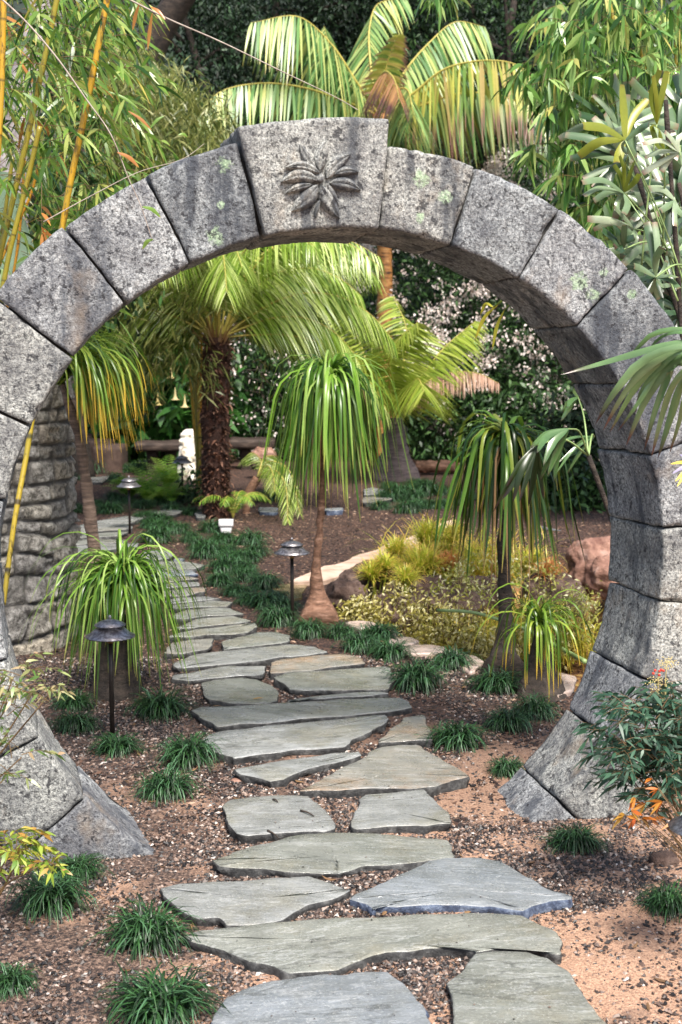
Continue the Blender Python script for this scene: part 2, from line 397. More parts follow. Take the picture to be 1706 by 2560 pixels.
M_iron, nt, p = newmat('dark_bronze')
p.inputs['Metallic'].default_value = .85; nt.links.new(ramp(nt, [(.4, (.13, .12, .13)), (.6, (.34, .33, .34))], tex(nt, 60, 4, .7, coord(nt))), p.inputs['Base Color']); p.inputs['Roughness'].default_value = .42
bump(nt, p, tex(nt, 120, 3, .6, coord(nt)), .25, .003)
M_brass = simple('aged_brass', [(.16, .09, .03), (.32, .2, .07)], 40, .4, .1, metal=.6)
M_post = simple('lamp_post_metal', [(.015, .012, .011), (.035, .028, .024)], 40, .35, .1, metal=.4)
M_bark_pale = simple('ringed_bark', [(.05, .035, .028), (.14, .095, .07), (.28, .2, .15)], 9, .8, .9, .02, (1, 1, 9))
M_bark_red = simple('reddish_bark', [(.06, .03, .018), (.17, .085, .05), (.34, .2, .14)], 16, .6, .8, .015, (1, 1, 2.5))
M_bark_dark = simple('dark_bark', [(.012, .009, .008), (.035, .026, .02), (.07, .05, .038)], 14, .8, .8, .02, (1, 1, 2))
M_fibre = leafmat('palm_fibre', [(.02, .006, .004), (.08, .026, .014), (.16, .06, .035), (.26, .14, .09)], rough=.7, transl=0)
M_fibrecore = simple('palm_trunk_core', [(.012, .006, .004), (.045, .018, .011), (.09, .035, .02)], 22, .8, 1, .03)
M_kentia_tr = simple('kentia_trunk', [(.03, .015, .008), (.32, .14, .04), (.5, .28, .1)], 7, .6, .5, .01, (1, 1, 5))
M_bottle = simple('bottle_trunk', [(.05, .04, .045), (.12, .09, .09), (.2, .16, .15)], 8, .7, .8, .02, (1, 1, 6))
M_wood = simple('old_timber', [(.012, .007, .005), (.035, .022, .016), (.09, .062, .048)], 8, .7, .7, .01, (1, 6, 6))
M_woodblock = simple('red_timber', [(.035, .02, .015), (.065, .04, .03), (.11, .07, .052)], 10, .8, .4)
M_white = simple('pale_limestone', [(.55, .42, .28), (.88, .82, .70), (.94, .91, .85)], 11, .8, .9, .04)
M_boulder = simple('red_boulder', [(.12, .05, .035), (.26, .14, .1), (.42, .28, .23)], 7, .75, .9, .03)
M_darkrock = simple('brown_rock', [(.03, .018, .014), (.10, .06, .045), (.22, .15, .12)], 11, .8, .9, .04)
M_white_paint = simple('white_enamel', [(.55, .55, .56), (.7, .7, .7)], 9, .4, .05)
M_black = simple('black_plastic', [(.01, .01, .01), (.02, .02, .02)], 9, .4, .05)
M_galv = simple('galvanised_pipe', [(.3, .31, .33), (.45, .46, .48)], 9, .35, .1, metal=.7)
M_path = simple('sandstone_kerb', [(.36, .24, .17), (.52, .37, .28), (.62, .47, .38)], 8, .75, .7, .015)
M_puddle, nt, p = newmat('wet_mud'); nt.links.new(ramp(nt, [(.4, (.10, .075, .03)), (.6, (.26, .2, .10))], tex(nt, 6, 4, .6, wpos(nt))), p.inputs['Base Color']); p.inputs['Roughness'].default_value = .12
M_culm, nt, p = newmat('bamboo_culm')
c = ramp(nt, [(0, (.13, .13, .015)), (.35, (.26, .21, .018)), (.7, (.42, .25, .012)), (1, (.5, .21, .012))], attr(nt, 'r'))
c = mixc(nt, mth(nt, 'MULTIPLY', ramp(nt, [(.53, (0, 0, 0)), (.64, (1, 1, 1))], tex(nt, 45, 4, .7, coord(nt, 'Object', (1, 1, .3)))), .8), c, (.03, .018, .008))
c = mixc(nt, mth(nt, 'MULTIPLY', mth(nt, 'SUBTRACT', .055, attr(nt, 't')), 30.0, clamp=True), c, (.025, .015, .008))
c = mixc(nt, ramp(nt, [(.45, (0, 0, 0)), (.65, (1, 1, 1))], tex(nt, 5, 3, .6, coord(nt))), c, mixc(nt, .5, c, (.16, .17, .03)))
nt.links.new(c, p.inputs['Base Color']); p.inputs['Roughness'].default_value = .35
M_twig = simple('twig_bark', [(.06, .035, .015), (.17, .10, .04)], 20, .6, .2)
M_twigpale = simple('pale_tendril', [(.2, .15, .12), (.42, .36, .3)], 30, .5, .2)
M_greencane = simple('green_cane', [(.14, .22, .07), (.3, .4, .16)], 12, .4, .1)

L_lirio = leafmat('liriope_leaf', cols=[(.004, .014, .004), (.011, .042, .010), (.028, .09, .02), (.08, .18, .09)], rough=.42, transl=.08, spec=.4)
L_pony = leafmat('ponytail_leaf', [(.015, .05, .004), (.07, .18, .012), (.2, .37, .04), (.45, .6, .17)], tip=(.32, .26, .05), tip_at=.93, rough=.3, transl=.35)
L_ponyy = leafmat('ponytail_leaf_yellow', [(.04, .10, .01), (.18, .32, .03), (.42, .52, .08)], tip=(.55, .36, .04), tip_at=.8, rough=.3, transl=.35)
L_ponyd = leafmat('ponytail_leaf_dark', [(.008, .03, .004), (.04, .11, .01), (.12, .24, .025), (.34, .34, .05)], base=(.4, .42, .16), tip=(.3, .2, .04), tip_at=.9, rough=.3, transl=.3)
L_dry = leafmat('dry_leaf', [(.28, .14, .05), (.42, .26, .12), (.5, .34, .2)], rough=.7, transl=.2)
L_litter = leafmat('dry_litter', [(.05, .025, .012), (.14, .07, .03), (.26, .15, .07)], rough=.7, transl=.1)
L_date = leafmat('date_leaflet', [(.10, .2, .015), (.24, .38, .04), (.42, .55, .1), (.66, .74, .3)], rough=.3, transl=.35)
L_dateold = leafmat('date_leaflet_old', [(.10, .08, .05), (.22, .18, .11), (.3, .3, .14)], rough=.5, transl=.25)
L_kentia = leafmat('kentia_leaflet', [(.05, .15, .035), (.17, .35, .10), (.42, .55, .18), (.7, .7, .22)], tip=(.45, .34, .08), tip_at=.95, rough=.33, transl=.35)
L_kenty = leafmat('kentia_leaflet_yellow', [(.12, .25, .05), (.4, .45, .08), (.66, .62, .14), (.5, .36, .14)], tip=(.3, .16, .12), tip_at=.72, rough=.35, transl=.4)
L_kento = leafmat('kentia_leaflet_dying', [(.62, .36, .08), (.6, .3, .16), (.35, .2, .05)], tip=(.16, .07, .07), tip_at=.5, rough=.5, transl=.3)
L_bottle = leafmat('feather_leaflet', [(.2, .3, .03), (.38, .48, .06), (.52, .58, .12)], rough=.35, transl=.4)
L_brown = leafmat('brown_leaflet', [(.26, .13, .07), (.46, .27, .18), (.56, .38, .28)], rough=.6, transl=.25)
L_rachis = simple('rachis', [(.3, .26, .05), (.5, .42, .1)], 8, .5, 0)
L_bam = leafmat('bamboo_leaf', [(.025, .08, .012), (.09, .2, .02), (.2, .34, .05), (.38, .5, .13), (.55, .48, .1), (.5, .17, .05)], tip=(.5, .28, .06), tip_at=.93, rough=.3, transl=.4)
L_bamol = leafmat('thicket_leaf', [(.04, .07, .012), (.12, .16, .03), (.24, .26, .06), (.38, .38, .14)], rough=.4, transl=.35)
L_bamr = leafmat('weeping_leaf', [(.012, .05, .008), (.07, .19, .03), (.2, .38, .08), (.4, .54, .17), (.6, .55, .14)], rough=.3, transl=.35)
L_lady = leafmat('fan_leaf', [(.015, .045, .015), (.05, .11, .045), (.12, .2, .09), (.24, .33, .18), (.42, .48, .33)], tip=(.22, .12, .08), tip_at=.95, rough=.28, transl=.2, spec=.7)
L_ladyy = leafmat('fan_leaf_yellow', [(.16, .22, .03), (.34, .36, .04), (.55, .48, .05)], tip=(.2, .08, .03), tip_at=.97, rough=.35, transl=.4)
L_ladyf = leafmat('fan_leaf_front', [(.08, .17, .05), (.13, .24, .08), (.2, .31, .14)], tip=(.05, .02, .015), tip_at=.86, rough=.22, transl=.2, spec=.8)
L_ladyd = leafmat('fan_leaf_dark', [(.02, .04, .008), (.05, .08, .015)], tip=(.03, .015, .01), tip_at=.75, rough=.35, transl=.2)
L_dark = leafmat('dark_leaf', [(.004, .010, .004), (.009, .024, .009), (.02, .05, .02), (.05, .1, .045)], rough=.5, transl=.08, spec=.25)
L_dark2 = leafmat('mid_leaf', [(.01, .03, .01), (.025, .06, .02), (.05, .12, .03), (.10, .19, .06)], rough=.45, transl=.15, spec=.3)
L_white = leafmat('white_petal', [(.62, .48, .42), (.8, .7, .64), (.88, .82, .78)], rough=.6, transl=.3)
L_brug = leafmat('broad_leaf', [(.015, .06, .01), (.035, .13, .02), (.07, .2, .035)], rough=.35, transl=.3)
L_trump = leafmat('trumpet_petal', [(.75, .6, .22), (.82, .7, .38)], rough=.5, transl=.4)
L_fern = leafmat('fern_frond', [(.14, .32, .03), (.26, .46, .05), (.42, .58, .1)], rough=.4, transl=.4)
L_vari = leafmat('variegated_leaf', [(.10, .075, .01), (.3, .26, .03), (.55, .48, .14), (.8, .74, .42)], rough=.4, transl=.3)
L_varig = leafmat('pale_green_leaf', [(.18, .2, .03), (.42, .44, .07), (.65, .62, .2), (.85, .82, .55)], rough=.35, transl=.4)
L_pap = leafmat('papyrus_ray', [(.4, .5, .05), (.66, .68, .08), (.8, .72, .1)], tip=(.75, .48, .12), tip_at=.8, rough=.4, transl=.4)
L_papo = leafmat('papyrus_ray_orange', [(.6, .22, .06), (.66, .32, .1)], rough=.5, transl=.4)
L_sedge = leafmat('sedge_blade', [(.2, .3, .03), (.5, .55, .05), (.8, .7, .1), (.75, .4, .1)], rough=.4, transl=.4)
L_nan = leafmat('nandina_leaf', [(.012, .04, .025), (.025, .08, .045), (.06, .14, .085), (.13, .21, .15)], rough=.42, transl=.2, spec=.4)
L_nanl = leafmat('nandina_leaf_pale', [(.1, .2, .04), (.22, .33, .1), (.42, .42, .18), (.5, .34, .2)], rough=.35, transl=.35)
L_nano = leafmat('nandina_leaf_orange', [(.45, .1, .02), (.62, .2, .03), (.5, .3, .05)], rough=.4, transl=.35)
L_banana = leafmat('banana_leaf', [(.3, .45, .3), (.42, .56, .42)], rough=.35, transl=.3)
M_berry = simple('red_berry', [(.5, .03, .02), (.65, .06, .03)], 9, .3, 0)
M_petal_y = simple('yellow_petal', [(.7, .5, .05), (.75, .6, .1)], 9, .5, 0)
M_petal_p = simple('violet_petal', [(.2, .18, .32), (.35, .32, .45)], 9, .5, 0)

# ------------------------------------------------------------------ ground
PIT = [G(*q) for q in [(900,1568),(985,1590),(1085,1625),(1180,1650),(1290,1700),(1400,1735),(1560,1690),(1620,1500),(1560,1400),(1420,1360),(1290,1352),(1160,1365),(1060,1395),(960,1440),(880,1480),(820,1520)]]
PX = np.array([q[0] for q in PIT]); PY = np.array([q[1] for q in PIT])
def pit_sd(x, y):
    x = np.asarray(x, float); y = np.asarray(y, float); ins = np.zeros(x.shape, bool); dm = np.full(x.shape, 1e9); n = len(PX)
    for i in range(n):
        x0, y0, x1, y1 = PX[i], PY[i], PX[(i + 1) % n], PY[(i + 1) % n]
        c = ((y0 > y) != (y1 > y)) & (x < (x1 - x0) * (y - y0) / (y1 - y0 + 1e-12) + x0); ins ^= c
        dx, dy = x1 - x0, y1 - y0; t = np.clip(((x - x0) * dx + (y - y0) * dy) / (dx * dx + dy * dy), 0, 1)
        dm = np.minimum(dm, np.hypot(x - x0 - t * dx, y - y0 - t * dy))
    return np.where(ins, dm, -dm)
def gz(x, y):
    x = np.asarray(x, float); y = np.asarray(y, float)
    P = np.stack([x, y, np.zeros_like(x)], -1)
    z = fbm(P, 1.3, 3, 5) * .012
    for fx, fy, fh in ((GP(-.75, 0.)[0], GP(-.75, 0.)[1], -.015), (GP(.74, 0., .2)[0], GP(.74, 0., .2)[1], -.02)): z = z + fh * np.exp(-((x - fx) ** 2 + (y - fy) ** 2) / .06)
    z = z - .42 * np.clip(pit_sd(x, y) / .3, 0, 1) ** 1.3
    z = z + np.clip(y - 20.5, 0, 60) * .5 + np.clip(y - 20.5, 0, 3) * 0.1
    return z
def gzp(p): return float(gz(np.array([p[0]]), np.array([p[1]]))[0])
xs = np.concatenate([-np.geomspace(80, 4.2, 14), np.arange(-4, 4.01, .045), np.geomspace(4.2, 80, 14)])
ys = np.concatenate([[-80, -30, -10, -3, 0, 1], np.arange(1.6, 9.5, .045), np.arange(9.6, 22, .16), np.geomspace(22.4, 70, 16)])
gx, gy = np.meshgrid(xs, ys); gzv = gz(gx, gy)
nearm = (gy < 9.5) & (np.abs(gx) < 4)
gzv = gzv + np.where(nearm, fbm(np.stack([gx, gy, 0 * gx], -1), 9, 2, 9) * .006, 0)
mb = MB(); idx = np.arange(gx.size).reshape(gx.shape)
mb.add(np.stack([gx, gy, gzv], -1), f4=np.stack([idx[:-1, :-1], idx[:-1, 1:], idx[1:, 1:], idx[1:, :-1]], -1).reshape(-1, 4))
g_ = mb.build('ground', M_soil); g_['kind'] = 'structure'

def scatter_pebbles(n, ylo, yhi, smin, smax, name, mat, flat, densf):
    x = U(-1, 1, n * 3); y = ylo + (yhi - ylo) * U(0, 1, n * 3) ** 1.0
    x = x * (y * .26 + .15)
    keep = U(0, 1, n * 3) < densf(x, y); x = x[keep][:n]; y = y[keep][:n]; n = len(x)
    s = smin + (smax - smin) * U(0, 1, n) ** 2.5
    B = np.array([(1, 0, 0), (-1, 0, 0), (0, 1, 0), (0, -1, 0), (0, 0, 1), (0, 0, -1), ], float)
    Fc = np.array([(0, 2, 4), (2, 1, 4), (1, 3, 4), (3, 0, 4), (2, 0, 5), (1, 2, 5), (3, 1, 5), (0, 3, 5)])
    V = B[None] * (1 + U(-.35, .35, (n, 6, 1))) + U(-.25, .25, (n, 6, 3))
    sc = np.stack([s, s * U(.5, 1, n), s * U(flat * .6, flat, n)], -1); V = V * sc[:, None]
    a = U(0, 6.28, n); c, q = np.cos(a)[:, None], np.sin(a)[:, None]
    ti = U(-.5, .5, n)[:, None]
    X = V[..., 0] * c - V[..., 1] * q; Y = V[..., 0] * q + V[..., 1] * c; Z = V[..., 2] + X * ti
    P = np.stack([X + x[:, None], Y + y[:, None], Z + (gz(x, y) + s * flat * .35)[:, None]], -1)
    mb = MB(); mb.add(P.reshape(-1, 3), f3=(Fc[None] + (np.arange(n) * 6)[:, None, None]).reshape(-1, 3), r=np.repeat(U(0, 1, n) ** 1.15, 6))
    o = mb.build(name, mat, smooth=False); o['kind'] = 'stuff'; o['label'] = 'loose %s covering the garden soil' % name.replace('_', ' '); o['category'] = name.replace('_', ' ')
    return o
def dens1(x, y):
    P = np.stack([x, y, 0 * x], -1); d = .72 + .8 * fbm(P, 1.3, 3, 31) - np.clip(x - .1, 0, 2) * .55
    return np.clip(d, np.where(x < 0, .4, .12), 1) * np.clip(1.25 - (y - 4) * .12, .3, 1)
scatter_pebbles(190000, 2.6, 7.5, .0026, .0115, 'gravel', M_pebble, .7, dens1)
scatter_pebbles(52000, 4.6, 15.5, .006, .022, 'bark_mulch', M_chip, .3, lambda x, y: np.clip((y - 4.2) * .35, 0, 1) * np.where(pit_sd(x, y) > .05, .35, 1))

def litter(n):
    y = U(2.7, 13, n); x = U(-1, 1, n) * (y * .26 + .15); C = np.stack([x, y, gz(x, y) + .008], -1)
    mbl = MB(); az = U(0, 6.283, n); el = NRM(0, .12, n); L = U(.02, .06, n)
    P, s = arcs(C, az, el, el + NRM(0, .5, n), L, 4); P[..., 2] = np.maximum(P[..., 2], C[:, None, 2] - .003)
    ribbons(mbl, P, np.array([.3, 1, .8, .1])[None] * (L * U(.08, .2, n))[:, None], s, U(0, 1, n), fold=.3)
    o = mbl.build('leaf_litter', L_litter, smooth=False); o['kind'] = 'stuff'; o['label'] = 'dry brown leaves scattered on the soil'; o['category'] = 'leaf litter'
litter(500)
# ------------------------------------------------------------------ moon gate
def back_r(th):  # measured inner radius of the back edge against angle (deg)
    return np.interp(th, [-130, -57, -34, -21, 7, 33, 59, 90, 180, 230], [1.185, 1.18, 1.165, 1.142, 1.135, 1.142, 1.152, 1.143, 1.16, 1.19])
gate = thing('moon_gate', GP(0., 0.), 'round grey stone moon gate of cut blocks standing over the flagstone path', 'gate')
J = [-56.5, -47.8, -33.6, -21.4, -7.3, 5.6, 19.0, 32.7, 45.7, 58.9, 72.0, 84.6, 104.2, 116.7, 128.8, 141.0, 153.7, 166.3, 179.4, 192.4, 206.3, 219.4, 233.5]
J[0] = -62; J[-1] = 242
def voussoir(i, t0, t1, key=False):
    gap = .0034 if not key else .0055
    mid = (t0 + t1) / 2; arc = math.radians(t1 - t0) * 1.3
    ro = np.interp(mid, [-60, 45, 72, 110, 140, 242], [1.45, 1.446, 1.43, 1.468, 1.476, 1.47]) + (random.uniform(-.006, .006))
    ri = 1.166 + random.uniform(-.004, .004); w0 = random.uniform(-.004, .004); w1 = GT + random.uniform(-.005, .005)
    if key: ro, ri, w0, w1 = 1.512, 1.158, -.03, GT + .035
    hs = np.array([arc / 2 - gap, (ro - ri) / 2, (w1 - w0) / 2])
    P, Q = rbox(hs, .015, .0055 if not key else .008, .0045, 11, i, 4)
    edge = (np.sum(np.abs(P) > hs * 0 + hs - .012, axis=1) >= 2); chips = np.clip(vn(P + i * 5.1, 24, i + 90) - .35, 0, 1) * .028 * edge + np.clip(vn(P, 45, i + 7) - .5, 0, 1) * .012
    cn = norm(P / hs) ; P = P - cn * chips[:, None]
    th = np.radians(mid) - P[:, 0] / hs[0] * (math.radians(t1 - t0) / 2 - gap / 1.3)
    rr = (ri + ro) / 2 + P[:, 1]; w = (w0 + w1) / 2 + P[:, 2]
    # inner face follows the measured back edge; straight outer
    f = np.clip((ro - rr) / (ro - ri), 0, 1) * np.clip(w / GT, 0, 1)
    rb = back_r(np.degrees(th)) - 1.166
    rr = rr + f * rb
    if key:
        # keystone: flatter top, straight tapering sides
        rr = np.where(P[:, 1] > 0, rr * (1 + .0 * rr), rr)
        dth = th - np.radians(94.4); rr = rr / np.where(P[:, 1] > .1, (1 + .35 * (np.cos(dth) - 1)), 1)
        th = np.radians(94.4) + dth * (1 + .02 * P[:, 1])
    V = GP(GCA + rr * np.cos(th), GCZ + rr * np.sin(th), w)
    mb = MB(); mb.add(V, f4=Q[:, ::-1])
    c = V.mean(0)
    tone = 2 if key else random.choice([0, 0, 1, 2])
    return mb.build('keystone' if key else 'arch_block', M_gate[tone], gate, origin=c)
key = None
for i in range(len(J) - 1):
    k = (J[i] == 84.6); o = voussoir(i, J[i], J[i + 1], k)
    if k: key = o; o['label'] = 'tall keystone carved with a flower'; o['_o'] = [float(a) for a in (np.array(gate['_o']) + np.array(o.location))]
th = np.radians(np.linspace(-63, 243, 160)); n_ = len(th); pr = [(1.19, .022), (1.42, .022), (1.42, GT - .025), (1.185, GT - .025)]
V = np.concatenate([GP(GCA + a * np.cos(th), GCZ + a * np.sin(th), np.full(n_, b)) for a, b in pr]); I = np.arange(4 * n_).reshape(4, n_)
q = [(I[a, j], I[(a + 1) % 4, j], I[(a + 1) % 4, j + 1], I[a, j + 1]) for a in range(4) for j in range(n_ - 1)]
mb = MB(); mb.add(V, f4=q); mb.build('mortar_core', M_mortar, gate)
# carved flower
def rl(x, y): return Gpx(640 + .2041 * x, 320 + .2041 * y, -.03)
PET = [((720,520),(535,200),62,-10),((775,520),(865,150),80,20),((860,620),(1165,320),85,45),((960,570),(1255,545),55,30),((900,680),(1280,765),80,35),((850,680),(1010,960),70,-25),
       ((780,710),(1020,1115),88,-10),((750,700),(435,1020),95,-25),((680,700),(360,800),50,20),((760,650),(300,665),85,75),((770,560),(350,490),62,55),((770,890),(722,1110),22,5)]
mb = MB()
for i, (b, t, w, cv) in enumerate(PET):
    w = w * 1.3
    ns, nw = 13, 9; s = np.linspace(0, 1, ns)[:, None]; v = np.linspace(-1, 1, nw)[None, :]
    b = np.array(b, float); t = np.array(t, float); d = t - b; L = np.linalg.norm(d); d /= L; nn = np.array([-d[1], d[0]])
    if nn[1] > 0: nn = -nn
    wid = w * np.sin(np.pi * np.clip(s, 0, 1) ** .8) ** .75 + 3
    pt = b + d * L * s[..., None] + nn * (cv * np.sin(np.pi * s) + wid * v * .9)[..., None]
    h = (.020 - .002 * (i % 3)) * (1 - v ** 4) * np.sin(np.pi * np.clip(s * .8 + .18, 0, 1)) ** .5 - .009 * np.exp(-(v / .14) ** 2) * (s < .97) * (s > .05) + .004 * np.cos(v * 3)
    h = np.where(np.abs(v) > .99, -.006, h)
    a, z = np.vectorize(lambda x, y: rl(x, y))(pt[..., 0], pt[..., 1])
    V = GP(a, z, -.028 - h - .0012 * i); I = np.arange(ns * nw).reshape(ns, nw)
    mb.add(V.reshape(-1, 3), f4=np.stack([I[:-1, :-1], I[:-1, 1:], I[1:, 1:], I[1:, :-1]], -1).reshape(-1, 4))
a, z = rl(770, 620); c = GP(a, z, -.036)
P, Q = rbox((.017, .017, .016), .005, .0159, .001, 50, 3)
mb.add(P + c, f4=Q)
rel = mb.build('flower_relief', M_gate[2], key, origin=GP(*rl(780, 660), -.03))

